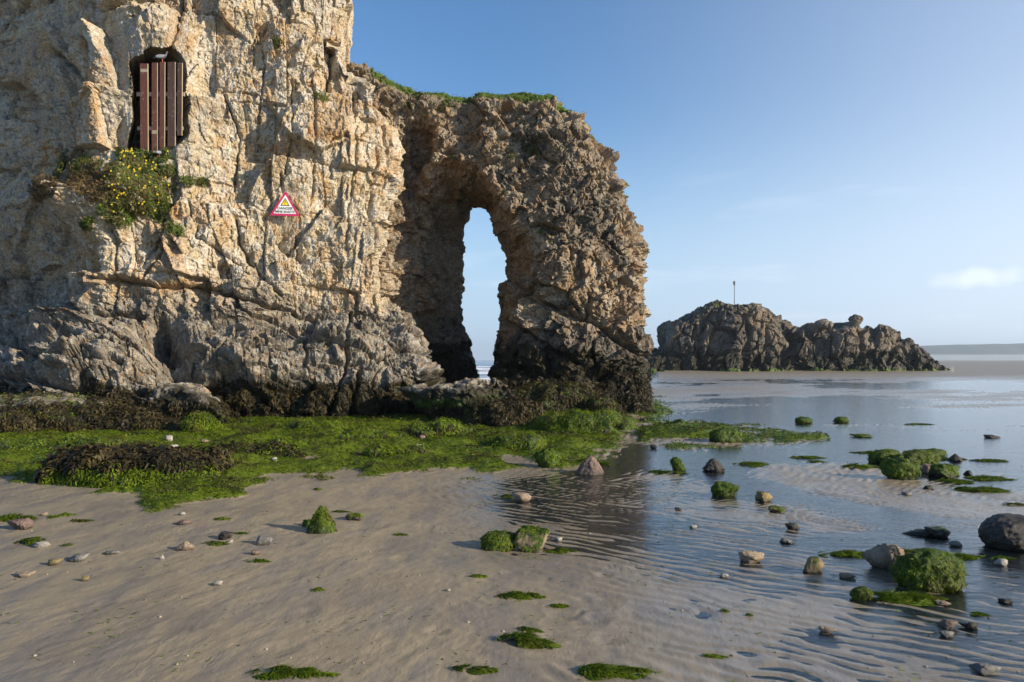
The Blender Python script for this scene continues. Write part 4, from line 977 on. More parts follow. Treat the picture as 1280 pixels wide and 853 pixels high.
HEAPS = [ # px, py, w, h(rise px), name label
 (358,846,84,14,'thick dark green weed heap cut by the bottom edge'),(662,807,70,22,'largest combed heap of green weed on the foreground sand'),(660,790,30,7,'small dark green tuft behind the largest combed heap'),
 (595,840,48,9,'thin ragged green weed patch at the bottom between two heaps'),(766,844,88,16,'long green weed heap at the bottom right of the largest one'),(650,748,56,12,'light wispy weed patch above the largest combed heap'),(698,758,22,4,'small wisp of weed right of the light wispy patch'),
 (396,738,14,6,'dark green tuft alone on the middle sand'),(596,722,20,4,'small flat dark green strand above the wispy patch'),(500,669,16,3,'tiny dark weed strand between the cone boulder and the pool'),
 (267,681,26,7,'oval green weed heap beside the angular tan stone'),(320,703,30,5,'pale green scraps of weed below the blue-grey stone'),(33,680,26,14,'curled green weed heap beside the slanting stone at left'),(100,653,28,5,'oval dark green weed patch below the weed carpet at left'),
 (78,645,22,6,'small wedge of green weed below the weed carpet at left'),(10,650,100,8,'long green weed tongue reaching in from the left edge'),(82,682,10,5,'tiny green tuft right of the pale thin slab'),(275,650,20,5,'bright green weed patch near the edge of the carpet'),
 (300,668,16,3,'small weed scrap right of the dark rough stone'),(396,613,12,4,'small green tuft just below the weed carpet'),(637,622,34,5,'weed patch left of the smooth two-tone stone'),(425,641,22,3,'thin green fringe right of the cone-shaped boulder'),
 (700,690,36,7,'flat green weed trailing right from the squarish boulder'),(830,592,46,5,'flat green weed trailing left of the upright green boulder'),(940,582,44,7,'weed patch behind the dark wedge-shaped boulder'),(740,580,60,7,'green weed in the shallow water behind the reddish boulder'),
 (1058,695,60,10,'dark green weed ridge left of the bare cream boulder'),(1140,692,74,7,'thin green weed mat behind the big green dome'),(1130,752,96,20,'thick green weed mat at the foot of the big green dome'),(1203,698,50,9,'dark green weed heap right of the big green dome'),
 (1253,699,30,5,'small weed patch under the big dark boulder'),(1225,769,26,4,'thin green scrap right of the big green dome'),(1228,615,66,9,'broad bright weed mat at the right of the green cluster'),(1236,600,56,7,'rear weed mat at the right of the green cluster'),
 (1200,604,40,8,'middle weed mat at the right of the green cluster'),(1186,575,40,4,'thin weed mat behind the small pointed boulder'),(1078,585,40,7,'weed mat at the left foot of the green cluster'),(1095,567,50,4,'thin weed strip behind the green cluster'),
 (1010,573,40,4,'dark weed strip at the edge of the far sandbar'),(1150,531,30,2,'thin weed line far out in the shallow water'),(1270,632,26,4,'weed scrap near the right edge above the dark boulder'),(1240,577,40,4,'pale weed film in the water at the far right'),
 (1020,578,22,3,'tiny weed scrap beside the dark strip on the far sandbar'),(905,765,10,3,'dark fleck of weed on the mid right ripples'),(890,822,26,3,'thin weed strand at the bottom right of centre'),(935,770,8,3,'small weed fleck near the mid right ripples'),
]
for i, (px, py, w_, h_, lab) in enumerate(HEAPS):
    Y, zg_ = spot(px, py); g = np.random.default_rng(900 + i); rx = w_ / 2000 * Y; rise = max(.006, h_ / 1000 * Y * .38); ry = max(rx * .35, h_ / 1000 * Y * Y / EYE * .28); ry = min(ry, rx * 1.3)
    n = int(np.clip(w_ * h_ * 3.2, 60, 3600)); cx = (px - 640) / 1000 * Y; cy = Y + ry * .6
    a = g.uniform(0, 2 * pi, n); q = np.sqrt(g.uniform(0, 1, n)); 
    lob = 1 + .75 * perlin(np.stack([np.cos(a) * 1.6, np.sin(a) * 1.6, np.full(n, i * 3.7)], 1), 411)
    dx = np.cos(a) * q * rx * lob; dy = np.sin(a) * q * ry * lob
    x = cx + dx; y = cy + dy; gz = ground_z(x, y)
    kp = (perlin(np.stack([x * 5 / max(rx * 2, .12), y * 5 / max(rx * 2, .12), np.full(n, i * 1.3)], 1), 416) > -.05) | (q < .22) | (h_ <= 4); x, y, gz, q, dx, dy = x[kp], y[kp], gz[kp], q[kp], dx[kp], dy[kp]; n = len(x)
    hump = rise * np.clip(1 - q ** 2, 0, 1) * (.7 + .6 * perlin(np.stack([x * 6, y * 6, 0 * x], 1), 412))
    z = np.maximum(gz, -.004) + hump + .003
    N = np.stack([dx / rx * rise / rx * 2, dy / ry * rise / max(ry, .02), np.ones(n)], 1); N /= np.linalg.norm(N, axis=1)[:, None]
    V, Q, T, r = blades(np.stack([x, y, z], 1), N, min(.11, max(.03, rx * .38)), max(.0028, .0010 * Y), dirv=(.8, -.5, -.4), spread=.35, lift=.18, seed=i + 30)
    # a low core so that the heap is solid
    c = np.array([cx, cy, float(np.maximum(np.median(gz), -.004))]); V = V - c
    core, TT = ico(3); an = np.arctan2(core[:, 1], core[:, 0]); lobc = .85 + .75 * perlin(np.stack([np.cos(an) * 1.6, np.sin(an) * 1.6, np.full(len(an), i * 3.7)], 1), 411)
    K = core * np.stack([rx * lobc * .9, ry * lobc * .9, np.full(len(an), rise * .95)], 1); K[:, 2] = K[:, 2] * (1 + .6 * perlin(core * 3 + i, 414)) 
    if h_ <= 5: TT = TT[:0]; K = K[:0]; core = core[:0]
    K = K * np.array([.2, .2, .1]) if h_ <= 8 else K * np.array([.6, .6, .75])
    nV = len(V); allV = np.concatenate([V, K]); allT = np.concatenate([T, TT + nV])
    me = mesh_from('weed_heap', allV, Q, allT, dict(rnd=np.concatenate([r, .3 + .3 * perlin(core * 5, 415)])))
    o = link('weed_heap', me, W_GREEN, label=lab, category='seaweed', group='heaps of green weed lying on the beach'); o.location = c
def flecks():
    g = np.random.default_rng(77); n = 4200
    py = 450 + 400 * g.uniform(.22, 1.02, n); px = g.uniform(-20, 1300, n)
    cl = perlin(np.stack([px / 90, py / 35, 0 * px], 1), 421); keep = g.uniform(0, 1, n) < np.clip(.16 + cl * 1.2 + .5 * ((px > 560) & (px < 900) & (py < 740)), 0, 1); px, py = px[keep], py[keep]; n = len(px)
    Y = gy(py); x = (px - 640) / 1000 * Y; z = np.maximum(ground_z(x, Y), -.002) + .003
    N = np.tile([0, 0, 1.], (n, 1)) + g.normal(size=(n, 3)) * .1; N /= np.linalg.norm(N, axis=1)[:, None]
    V, Q, T, r = blades(np.stack([x, Y, z], 1), N, .035, .006, dirv=(1, .1, 0), spread=.7, lift=.12, seed=78, kink=.7)
    link('weed_flecks', mesh_from('weed_flecks', V, Q, T, dict(rnd=r * .4)), W_GREEN, kind='stuff', label='small dark scraps of weed dotted over the sand')
    n = 170; py = 450 + 400 * g.uniform(.25, 1.0, n) ** 1.1; px = g.uniform(0, 1280, n); Y = gy(py); x = (px - 640) / 1000 * Y; z = ground_z(x, Y)
    D, T0 = ico(1); s = g.uniform(.004, .012, n); Vs = (D[None] * s[:, None, None] * np.array([1, .8, .55]) * (1 + .3 * g.normal(size=(n, len(D), 1)) * .5)) + np.stack([x, Y, z + .002], 1)[:, None]
    T = (T0[None] + (np.arange(n) * len(D))[:, None, None]).reshape(-1, 3); k = np.repeat(g.uniform(0, 1, n), len(D))
    m = Mat('shell_grit', .6); m.color(m.ramp(m.attr('rnd'), (.3, (.10, .08, .07)), (.6, (.30, .24, .18)), (.95, (.32, .28, .23))))
    link('shell_grit', mesh_from('shell_grit', Vs.reshape(-1, 3), np.zeros((0, 4), np.int32), T, dict(rnd=k)), m.m, kind='stuff', label='tiny shells and grit dotted over the sand')
flecks()

# ------------------------------------------------------------------ big rocks at the foot of the cliff, hung with wrack
def shelf_rock(name, label, cx, cy, cz, r, seed, brown=None, green=None, zone=.9, n=7, tidelvl=None, rough=.05, planes=16, nb=9000, gnb=2500, rnd=.5, cat='rock', whiten=False):
    P, T = stone_shape(seed, n, r, rnd=rnd, rough=rough, planes=planes); N = tri_normals(P, T)
    W = P + np.array([cx, cy, cz])
    b, r1 = blocks(W + 40, (.42, .42, .22), seed, .10, .22, .04, .06); P = P + N * (b + .035 * fbm(W * 5, 4, seed + 1))[:, None]
    if whiten: pass
    W = P + np.array([cx, cy, cz]); tn = fbm(W * 1.1, 4, seed + 2)
    tl = -9 if tidelvl is None else tidelvl
    tide_shade = .33 + .9 * (1 - sstep(tl - .25, tl + .35, W[:, 2] + .5 * tn)); gr = .55 * (1 - sstep(tl - .3, tl + .5, W[:, 2] + .4 * tn))
    me = mesh_from(name, P, np.zeros((0, 4), np.int32), T, attrs=dict(zone=np.full(len(P), zone), cell=r1, tide_shade=tide_shade, green=gr))
    o = link(name, me, M_CLIFF, label=label, category=cat); o.location = (cx, cy, cz)
    g = np.random.default_rng(seed); N2 = tri_normals(P, T)
    for nm_, fn, mt, cnt, L, wd_ in (('wrack', brown, W_BROWN, int(nb * 2.0), .10, .027), ('weed', green, W_GREEN, int(gnb * 2.4), .055, .011)):
        if fn is None: continue
        px = 640 + W[:, 0] / W[:, 1] * 1000; py = 450 - (W[:, 2] - EYE) / W[:, 1] * 1000
        m = np.where((fn(px, py, W, N2) + .55 * tn > .25) & (W[:, 2] > 0) & (N2[:, 1] < .45))[0]
        if len(m) < 30: continue
        k = g.choice(m, cnt); pts = P[k] + g.normal(size=(cnt, 3)) * .03
        V, Q, TT, rr = blades(pts, N2[k], L, wd_, spread=.4, lift=.30 if nm_ == 'wrack' else .10, seed=seed + 5)
        w_ = link(nm_, mesh_from(nm_, V, Q, TT, dict(rnd=rr)), mt, kind='stuff'); w_.parent = o
    return o
def X_(px, Y): return (px - 640) / 1000 * Y
shelf_rock('rock_ledge', 'long low ledge at the left, pale on top and curtained with brown wrack', X_(60, 16.6), 16.9, .05, (3.35, 1.75, .80), 21, brown=lambda a, b, W, N: 1.1 - 2.2 * (N[:, 2] > .72) * (a < 110), green=lambda a, b, W, N: (N[:, 2] > .6) * .7 * (a < 150) - .2, zone=1.0, tidelvl=.52, nb=24000, gnb=3500, rnd=.7)
shelf_rock('boulder', 'smooth grey-brown boulder lying under the dark cleft of the cliff', X_(205, 18.0), 18.5, .42, (1.55, .9, .60), 22, zone=1.0, brown=lambda a, b, W, N: (b > 503) * .9, nb=4500, cat='boulder', tidelvl=.62, rnd=.8, rough=.035, planes=9, n=6)
shelf_rock('rock_hump', 'rounded low hump capped with brown wrack and green weed below, left foreground', X_(178, 10.2), 10.35, .05, (1.10, .9, .38), 23, brown=lambda a, b, W, N: .9 * (b < 588) + .1, green=lambda a, b, W, N: .9 * (b > 582) , zone=1.0, tidelvl=.6, nb=9000, gnb=6000, n=6, rnd=.8)
shelf_rock('rock_shelf', 'sloping grey rock shelf running down to the arch opening', X_(575, 18.6), 18.9, .35, (1.55, 1.25, .80), 24, brown=lambda a, b, W, N: .9 * (b > 508) + .2 * (a > 620), green=lambda a, b, W, N: .6 * (b > 522), zone=1.0, tidelvl=.78, nb=7000, gnb=1500, n=7, rough=.06)
shelf_rock('wrack_boulder', 'dark boulder smothered in brown wrack in front of the arch', X_(628, 17.2), 17.6, .10, (.85, .8, .62), 25, brown=lambda a, b, W, N: 1.0 + 0 * a, green=lambda a, b, W, N: .5 * (a < 600) + .3 * (b < 490), zone=1.0, tidelvl=.9, nb=9000, gnb=1200, n=6, cat='boulder')
shelf_rock('pillar_foot_rock', 'black weed-hung rocks heaped against the foot of the arch pillar', X_(690, 22.0), 22.4, .10, (1.5, 1.1, .85), 26, brown=lambda a, b, W, N: .8 + 0 * a, green=lambda a, b, W, N: .4 * (N[:, 2] > .5), zone=1.0, tidelvl=1.6, nb=6000, gnb=1800, n=6)
shelf_rock('pillar_foot_rock', 'rounded black boulder at the outer corner of the arch pillar', X_(757, 21.4), 21.7, .08, (.85, .7, .50), 27, brown=lambda a, b, W, N: .45 + 0 * a, green=lambda a, b, W, N: .5 * (N[:, 2] > .3), zone=1.0, tidelvl=1.6, nb=2200, gnb=900, n=6, rnd=.9, cat='boulder')
shelf_rock('weed_mound', 'bright green mound beside the end of the brown wrack bank', X_(262, 15.6), 15.8, .0, (.6, .5, .55), 28, green=lambda a, b, W, N: 1.1 + 0 * a, zone=1.0, tidelvl=.8, gnb=3500, n=5)
shelf_rock('weed_mound', 'long low green mound with a dark brown ridge on the middle of the carpet', X_(445, 14.4), 14.6, .0, (1.0, .6, .30), 29, brown=lambda a, b, W, N: .7 * (N[:, 2] < .6) * (a > 430), green=lambda a, b, W, N: 1.0 + 0 * a, zone=1.0, tidelvl=.8, gnb=5000, nb=1500, n=5)
shelf_rock('weed_mound', 'round bright green mound below the black pillar rocks', X_(715, 16.2), 16.5, .0, (.85, .7, .50), 30, green=lambda a, b, W, N: 1.1 + 0 * a, zone=1.0, tidelvl=.8, gnb=5000, n=5)
shelf_rock('weed_mound', 'green mound with brown patches left of the sand patches', X_(395, 15.6), 15.8, .0, (.95, .7, .36), 31, brown=lambda a, b, W, N: .5 * (N[:, 2] < .3), green=lambda a, b, W, N: 1.1 + 0 * a, zone=1.0, tidelvl=.8, gnb=4500, nb=900, n=5)
shelf_rock('weed_mound', 'lower green and brown hump beside the left foreground hump', X_(300, 12.3), 12.5, .0, (.85, .55, .2), 32, brown=lambda a, b, W, N: .55 * (N[:, 2] > .6), green=lambda a, b, W, N: 1.0 + 0 * a, zone=1.0, tidelvl=.8, gnb=3500, nb=2500, n=5)
for k_, (px_, Y_, r_, sd_, lab_) in enumerate([(350, 13.4, (.55, .45, .2), 41, 'small knobbly green mound between the two bare sand patches'), (545, 15.2, (.7, .5, .40), 42, 'green mound right under the wrack-covered boulder'), (640, 13.6, (.6, .45, .28), 43, 'low green mound nearest the brown pool'), (490, 12.6, (.5, .4, .20), 44, 'lowest green mound at the front edge of the weed carpet'), (120, 13.0, (.8, .5, .28), 45, 'green mound between the wrack ledge and the left foreground hump'), (20, 12.6, (.9, .5, .25), 46, 'green mound cut by the left edge of the view'), (770, 18.0, (.6, .5, .40), 47, 'bright green mound at the outer corner of the arch pillar')]):
    shelf_rock('weed_mound', lab_, X_(px_, Y_), Y_ + .2, .02, r_, sd_, brown=(lambda a, b, W, N: .35 * (N[:, 2] < .5)) if k_ % 2 else None, green=lambda a, b, W, N: 1.1 + 0 * a, zone=1.0, tidelvl=.8, gnb=2600, nb=500, n=5)
def cliff_wrack():
    C = CL.reshape(-1, 3); N = CLN.reshape(-1, 3); g = np.random.default_rng(55); tn = fbm(C * 1.0, 4, 501)
    px = 640 + C[:, 0] / C[:, 1] * 1000
    m = np.where((C[:, 2] > .05) & (C[:, 2] + .7 * tn < .95) & (N[:, 1] < .1) & (px > -60) & (px < 600))[0]
    k = g.choice(m, 34000); V, Q, T, r = blades(C[k], N[k], .11, .028, spread=.4, lift=.32, seed=56)
    link('cliff_foot_wrack', mesh_from('cliff_foot_wrack', V, Q, T, dict(rnd=r)), W_BROWN, kind='stuff', label='brown wrack hanging along the foot of the cliff')
    m = np.where((AV[:, 2] > .05) & (AV[:, 2] + .9 * fbm(AV, 4, 502) < 1.15) & (AN[:, 1] < .2))[0]
    k = g.choice(m, 22000); V, Q, T, r = blades(AV[k], AN[k], .13, .032, spread=.4, lift=.3, seed=57)
    o = link('wrack', mesh_from('wrack', V, Q, T, dict(rnd=r * .7)), W_BROWN, kind='stuff'); o.parent = ARCH
    # turf on the arch
    tn = fbm(AV * .8, 4, 503); px = 640 + AV[:, 0] / AV[:, 1] * 1000
    m = np.where((AN[:, 2] > .25) & (AV[:, 2] > 8.0) & (tn > -.05) & (px > 440))[0]
    k = g.choice(m, 6500); P = AV[k] + g.normal(size=(len(k), 3)) * .04
    V, Q, T, r = blades(P, AN[k], .055, .016, dirv=(.3, 0, .4), spread=.7, lift=.9, seed=58)
    o = link('turf', mesh_from('turf', V, Q, T, dict(rnd=r)), W_GRASS, kind='stuff'); o.parent = ARCH
    m = np.where((AV[:, 2] > 5.0) & (tn > .33) & (AN[:, 1] < -.2) & (AN[:, 2] > -.1))[0]
    k = g.choice(m, 2500); V, Q, T, r = blades(AV[k], AN[k], .09, .02, spread=.6, lift=.8, seed=59)
    o = link('tufts', mesh_from('tufts', V, Q, T, dict(rnd=r)), W_GRASS, kind='stuff'); o.parent = ARCH
cliff_wrack()

# ------------------------------------------------------------------ plants on the ledge under the gate
M_FLOWER = mat_plain('yellow_petals', (.75, .55, .03), .6)
def plant(px, py, w_, h_, label, mt=W_GRASS, flowers=0, n=1500, L=.09, seed=1, name='ledge_plant', dry=0):
    g = np.random.default_rng(seed); P0, N0 = cliff_hit(px, py); Y = P0[1]
    C = CL.reshape(-1, 3); u = C[:, 0] / C[:, 1] * 1000 + 640; v = 450 - (C[:, 2] - EYE) / C[:, 1] * 1000
    q = np.hypot((u - px) / (w_ / 2), (v - py) / (h_ / 2)) * (1 + .5 * perlin(C * 2.5 + seed, 521))
    m = np.where((q < 1) & (C[:, 1] < P0[1] + 1.2) & (CLN.reshape(-1, 3)[:, 1] < .1))[0]
    if len(m) < 8: m = np.where(np.hypot(u - px, v - py) < 6)[0]
    k = g.choice(m, n); N = CLN.reshape(-1, 3)[k]; P = C[k] + g.normal(size=(n, 3)) * .02
    lump = np.clip(fbm(C[k] * 3.2, 3, 523) + .45, .05, 1)[:, None] * .16; P = P + (N + np.array([0, 0, .5])) * lump
    V, Q, T, r = blades(P, N, L, .022, dirv=(0, -.2, .5), spread=.8, lift=1.0, seed=seed)
    root = empty(name, P0, label=label, category='plant', group='plants growing on the cliff face')
    o = link('foliage', mesh_from('foliage', V - P0, Q, T, dict(rnd=r)), mt, root, kind='stuff')
    if dry:
        kk = g.choice(len(P), dry); V, Q, T, r = blades(P[kk] + N[kk] * .03, N[kk], L * 1.3, .02, dirv=(0, 0, -1), spread=.5, lift=.4, seed=seed + 2)
        link('dry_stems', mesh_from('dry_stems', V - P0, Q, T, dict(rnd=r)), W_DRY, root, kind='stuff')
    if flowers:
        kk = g.choice(len(P), flowers); c = P[kk] + N[kk] * .09 + np.array([0, -.03, .05]) - P0; ang = np.arange(6) / 6 * 2 * pi
        ring = np.stack([np.cos(ang), 0 * ang - .12, np.sin(ang)], 1) * .026; V = np.concatenate([c[:, None], c[:, None] + ring[None]], 1).reshape(-1, 3)
        b = (np.arange(flowers) * 7)[:, None, None]; T = (b + np.array([[0, i + 1, (i + 1) % 6 + 1] for i in range(6)])[None]).reshape(-1, 3)
        link('flowers', mesh_from('flowers', V, np.zeros((0, 4), np.int32), T), M_FLOWER, root, kind='stuff')
plant(170, 232, 80, 66, 'big green clump dotted with yellow flowers on the ledge below the gate', flowers=75, n=6500, seed=601, dry=900)
plant(175, 198, 60, 16, 'low green cushion right at the sill of the gate', flowers=6, n=2200, seed=602)
plant(95, 212, 60, 26, 'green and brown trailing plants on the left half of the ledge', n=3000, seed=603, dry=800)
plant(52, 228, 36, 46, 'dark dry bush at the far left end of the ledge', mt=W_DRY, n=2400, seed=604, dry=400)
plant(120, 232, 56, 40, 'rusty dry growth between the dark bush and the flowering clump', mt=W_DRY, n=2600, seed=605, dry=600)
plant(150, 268, 46, 24, 'green tuft hanging under the flowering clump', n=1800, seed=606, flowers=4)
plant(198, 262, 34, 34, 'bright green clump at the lower right corner of the ledge', n=1900, seed=607)
plant(112, 278, 14, 12, 'small round green tuft alone below the ledge', n=500, seed=608)
plant(212, 215, 18, 12, 'small green tuft first to the right of the gate sill', n=450, seed=609)
plant(235, 228, 16, 14, 'small green tuft second to the right of the gate sill', n=450, seed=610)
plant(252, 229, 10, 9, 'smallest green tuft third to the right of the gate sill', n=300, seed=611)
plant(217, 290, 20, 14, 'sparse green tuft under the right end of the ledge', n=400, seed=612)
plant(400, 124, 12, 12, 'dark tuft in a crack high above the warning sign', n=350, seed=613, L=.06)
plant(346, 55, 10, 9, 'dark tuft near the top of the cliff left of the long crack', n=300, seed=614, L=.06)

# ------------------------------------------------------------------ the gate over the adit
def wood(name, c1, c2):
    m = Mat(name, .65); g1 = m.noise(5, 8, .7, vec=m.map((9, 9, .7), src=m.obj)); g2 = m.noise(14, 5, .7, vec=m.obj)
    c = m.mix(m.ramp(g1, (.4, 0), (.62, 1)), c1, c2); c = m.mix(m.ramp(g2, (.60, 0), (.72, .7)), c, (.42, .38, .33)); m.color(c); m.bump(g1, .4, .01); return m.m
W_BOARD = wood('red_brown_board', (.085, .032, .022), (.13, .05, .034)); W_DARK = wood('dark_board', (.05, .028, .022), (.085, .048, .036)); W_EDGE = wood('bare_and_lit_wood', (.26, .21, .15), (.36, .30, .22))
def bevel_box(x0, x1, y0, y1, z0, z1, b=.006, slant=0):
    bm = bmesh.new(); bmesh.ops.create_cube(bm, size=1)
    for v in bm.verts:
        v.co = ((x0 + x1) / 2 + v.co.x * (x1 - x0), (y0 + y1) / 2 + v.co.y * (y1 - y0), (z0 + z1) / 2 + v.co.z * (z1 - z0))
        if v.co.z > z0 + .1: v.co.x += slant
    bmesh.ops.bevel(bm, geom=bm.edges[:], offset=b, segments=2, affect='EDGES', profile=.6)
    me = bpy.data.meshes.new('board'); bm.to_mesh(me); bm.free(); return me
def gate():
    Yg = 20.56; sc = Yg / 1000; root = empty('mine_gate', ((200 - 640) * sc, Yg, EYE + (450 - 192) * sc), label='tall red-brown timber gate closing the mine hole in the cliff', category='gate')
    def R(a, b, c, d, y0, y1, nme, mt, slant=0, parent=None):
        me = bevel_box(-(a and 0) + (a - 200) * sc, (b - 200) * sc, y0, y1, (192 - d) * sc, (192 - c) * sc, .005, slant); o = link(nme, me, mt, parent or root); return o
    for a, b, c, d, mt, sl, patch in ((176, 185.2, 80, 191.5, W_BOARD, -.01, (87, 91)), (190.2, 196.8, 79, 195, W_BOARD, 0, (163.5, 168)), (199.7, 205.6, 78, 190, W_BOARD, .012, None), (210, 219, 78, 184, W_DARK, .0, None), (221.8, 227.4, 79, 170, W_DARK, .01, None)):
        bd = R(a, b, c, d, -.03, .015, 'board', mt, sl)
        me = bevel_box((b - 200) * sc + .001, (b - 200) * sc + .012, -.034, .012, (192 - d) * sc, (192 - c) * sc - .004, .003, sl); e = link('lit_edge_strip', me, W_EDGE, bd)  # pale strip paints sunlight on the right side of each board
        if patch:
            me = bevel_box((a - 200) * sc + .004, (b - 200) * sc - .004, -.036, -.028, (192 - patch[1]) * sc, (192 - patch[0]) * sc, .002, 0); link('bare_patch', me, W_EDGE, bd)
    R(170, 230, 115, 120, .022, .07, 'rail', W_EDGE); R(171, 229, 158, 162.5, .022, .07, 'rail', W_EDGE)
gate()
M_HOLE = mat_plain('adit_rock', (.03, .028, .025), .9)

# ------------------------------------------------------------------ pigeons
def ellip(c, r, n=3, tilt=0):
    D, T = ico(n); V = D * np.array(r); ct, st = cos(tilt), sin(tilt); V = np.stack([V[:, 0] * ct - V[:, 2] * st, V[:, 1], V[:, 0] * st + V[:, 2] * ct], 1) + np.array(c); return V, T
def pigeon(loc, face, label, s=1.0):
    m1 = mat_plain('pigeon_grey', (.09, .10, .12), .6, .3, 40); m2 = mat_plain('pigeon_pale', (.20, .21, .235), .6, .2, 40); m3 = mat_plain('pigeon_dark', (.045, .055, .07), .4); mb = mat_plain('pigeon_beak', (.08, .07, .06), .5); ml = mat_plain('pigeon_leg', (.4, .1, .07), .6)
    root = empty('pigeon', loc, label=label, category='bird', group='pigeons roosting at the mine gate'); root.rotation_euler = (0, 0, face); root.scale = (s, s, s)
    # one skin: tail, trunk, neck and head along a bent spine
    sp = np.array([(-.185, 0, .085, .006, .028), (-.14, 0, .10, .012, .034), (-.09, 0, .118, .038, .045), (-.04, 0, .13, .056, .058), (.02, 0, .142, .060, .064), (.07, 0, .162, .048, .052), (.10, 0, .20, .030, .032), (.108, 0, .232, .024, .024), (.115, 0, .258, .026, .025), (.132, 0, .268, .020, .019), (.146, 0, .266, .008, .008)])
    t = np.linspace(0, len(sp) - 1, 40); S = np.stack([np.interp(t, np.arange(len(sp)), sp[:, k]) for k in range(5)], 1); ta = np.gradient(S[:, :3], axis=0); ta /= np.linalg.norm(ta, axis=1)[:, None]
    a = np.arange(16) / 16 * 2 * pi; V = []
    for i in range(40):
        up = np.cross(ta[i], (0, 1, 0)); up = -up if up[2] < 0 else up; V.append(S[i, :3] + np.outer(np.cos(a), (0, 1, 0)) * S[i, 4] * (1.0) + np.outer(np.sin(a), up) * S[i, 3])
    V = np.concatenate(V); Q = [(i * 16 + j, i * 16 + (j + 1) % 16, (i + 1) * 16 + (j + 1) % 16, (i + 1) * 16 + j) for i in range(39) for j in range(16)]
    body = link('body', mesh_from('body', V, Q), m1, root)
    me = body.data; me.materials.append(m3)
    for p in me.polygons:
        if p.center.x > .075 : p.material_index = 1
    for sy in (-1, 1):
        Vw, Tw = ellip((-.035, sy * .052, .135), (.105, .016, .042), 3, .18); link('wing', mesh_from('wing', Vw, np.zeros((0, 4), int), Tw), m2, root)
        Vl, Tl = ellip((.02, sy * .022, .045), (.006, .006, .05), 2); link('leg', mesh_from('leg', Vl, np.zeros((0, 4), int), Tl), ml, root)
        Ve, Te = ellip((.128, sy * .021, .268), (.005, .003, .005), 2); link('eye', mesh_from('eye', Ve, np.zeros((0, 4), int), Te), mat_plain('pigeon_eye', (.5, .15, .03), .3), root)
    Vb, Tb = ellip((.158, 0, .262), (.018, .005, .005), 2, -.2); link('beak', mesh_from('beak', Vb, np.zeros((0, 4), int), Tb), mb, root)
pigeon(((202 - 640) * .02057, 20.57, EYE + (450 - 78.3) * .02057), radians(15), 'grey pigeon perched on top of the gate boards', 1.05)
pigeon(((198 - 640) * .0204, 20.40, EYE + (450 - 197) * .0204), radians(70), 'small grey pigeon low at the foot of the gate boards', .9)

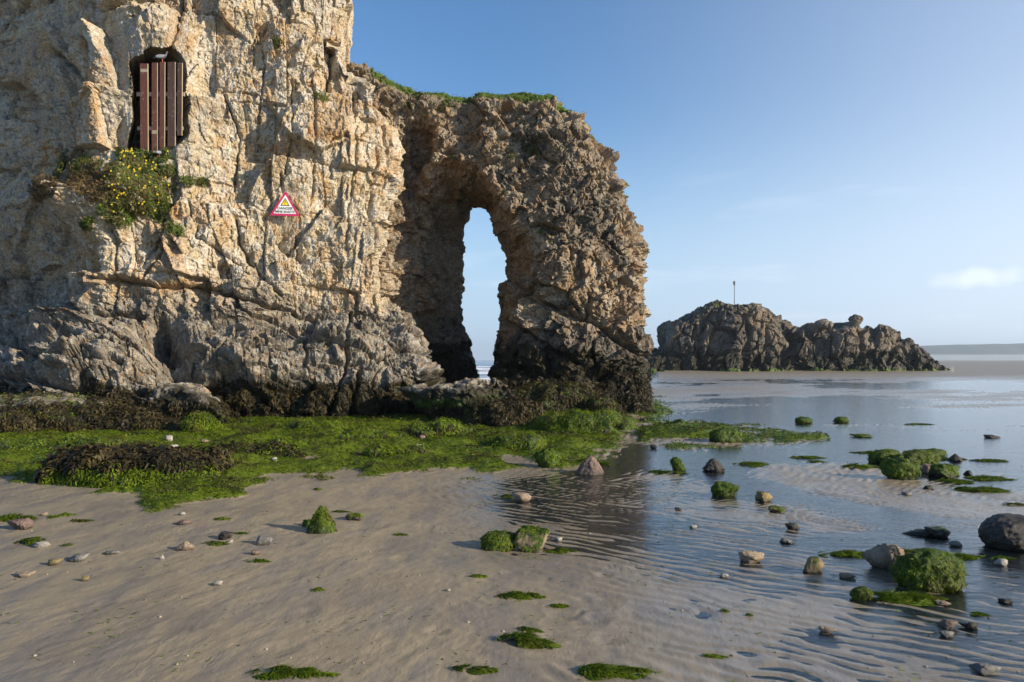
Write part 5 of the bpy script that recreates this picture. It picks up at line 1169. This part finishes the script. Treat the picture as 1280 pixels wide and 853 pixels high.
# ------------------------------------------------------------------ the warning sign
def sign():
    sx, sz = (356 - 640) * .0204, EYE + (450 - 256) * .0204
    P0, _ = cliff_hit(356, 258); C = CL.reshape(-1, 3); mm = np.hypot(C[:, 0] - P0[0], C[:, 2] - P0[2]) < .36; Yf = C[mm, 1].min() - .03
    k = Yf / 1000; S = .372 * Yf / 20.4
    root = empty('warning_sign', ((356 - 640) * k, Yf, EYE + (450 - 270) * k), label='red-bordered triangular danger mine shafts sign fixed to the cliff', category='sign'); root.rotation_euler = (radians(-2), radians(1.2), radians(4))
    def tri(nme, inset, y0, y1, col, zb=0, hw=S, hh=.64 * Yf / 20.4, parent=root, r=.02):
        # rounded triangle prism
        pts = [(-hw, 0), (hw, 0), (0, hh)]; c = (0, hh / 3); pts = [((p[0] - c[0]) * (1 - inset) + c[0], (p[1] - c[1]) * (1 - inset) + c[1] + zb) for p in pts]
        out = []
        for i in range(3):
            p = np.array(pts[i]); a = np.array(pts[i - 1]) - p; b = np.array(pts[(i + 1) % 3]) - p; a /= np.linalg.norm(a); b /= np.linalg.norm(b)
            for t in (0, .25, .5, .75, 1): out.append((p + a * r * (1 - t) ** 2 + b * r * t ** 2))
        n = len(out); V = [(p[0], y0, p[1]) for p in out] + [(p[0], y1, p[1]) for p in out]
        me = bpy.data.meshes.new(nme); me.from_pydata(V, [], [tuple(range(n)), tuple(range(2 * n - 1, n - 1, -1))] + [(i, n + i, n + (i + 1) % n, (i + 1) % n) for i in range(n)]); me.update()
        return link(nme, me, col, parent)
    red = mat_plain('sign_red', (.50, .03, .11), .4); wh = mat_plain('sign_white', (.80, .80, .80), .4); ye = mat_plain('sign_yellow', (.80, .62, .02), .4); bk = mat_plain('sign_black', (.02, .02, .02), .5)
    tri('plate', 0, 0, .006, red); tri('white_panel', .24, -.003, -.0005, wh, zb=.004)
    sy = tri('warning_symbol', 0, -.006, -.0035, bk, zb=.262, hw=.118, hh=.215, r=.008); tri('yellow_triangle', .26, -.0085, -.0065, ye, zb=.262, hw=.118, hh=.215, parent=sy, r=.004)
    b1 = bevel_box(-.009, .009, -.012, -.009, .335, .405, .001); link('exclamation_mark', b1, bk, sy); b2 = bevel_box(-.009, .009, -.012, -.009, .300, .318, .001); link('exclamation_dot', b2, bk, sy)
    def text(s, size, z, nme):
        cu = bpy.data.curves.new(nme, 'FONT'); cu.body = s; cu.size = size; cu.align_x = 'CENTER'; cu.offset = .0022; cu.extrude = .0008; cu.space_character = 1.0
        ob = bpy.data.objects.new(nme, cu); COL.objects.link(ob); bpy.context.view_layer.update()
        me = bpy.data.meshes.new_from_object(ob.evaluated_get(bpy.context.evaluated_depsgraph_get())); bpy.data.objects.remove(ob)
        o = link(nme, me, bk, root); o.rotation_euler = (radians(90), 0, 0); o.location = (0, -.005, z)
    text('DANGER', .098, .163, 'lettering'); text('MINE SHAFTS', .084, .078, 'lettering')
sign()

# ------------------------------------------------------------------ pole on the island
def pole():
    Y = 107.5; x = (918 - 640) * Y / 1000; z0 = EYE + (450 - 383) * Y / 1000; H = 31 * Y / 1000
    root = empty('summit_pole', (x, Y, z0), label='thin pole with a small dark basket at its head, on the island summit', category='pole'); mt = mat_plain('pole_metal', (.14, .14, .15), .5)
    def cyl(r0, r1, z0_, z1, cx=0, n=10):
        a = np.arange(n) / n * 2 * pi; V = [(cx + r0 * cos(t), r0 * sin(t), z0_) for t in a] + [(cx + r1 * cos(t), r1 * sin(t), z1) for t in a]
        me = bpy.data.meshes.new('tube'); me.from_pydata(V, [], [(i, (i + 1) % n, n + (i + 1) % n, n + i) for i in range(n)] + [tuple(range(n - 1, -1, -1)), tuple(range(n, 2 * n))]); me.update(); return me
    link('mast', cyl(.055, .045, -1.0, H), mt, root); link('basket', cyl(.10, .17, H - .38, H - .05, -.03), mat_plain('basket', (.06, .06, .06), .7), root); link('crossbar', cyl(.20, .20, H - .50, H - .44), mt, root); link('cap', cyl(.08, .02, H, H + .14), mt, root)
pole()
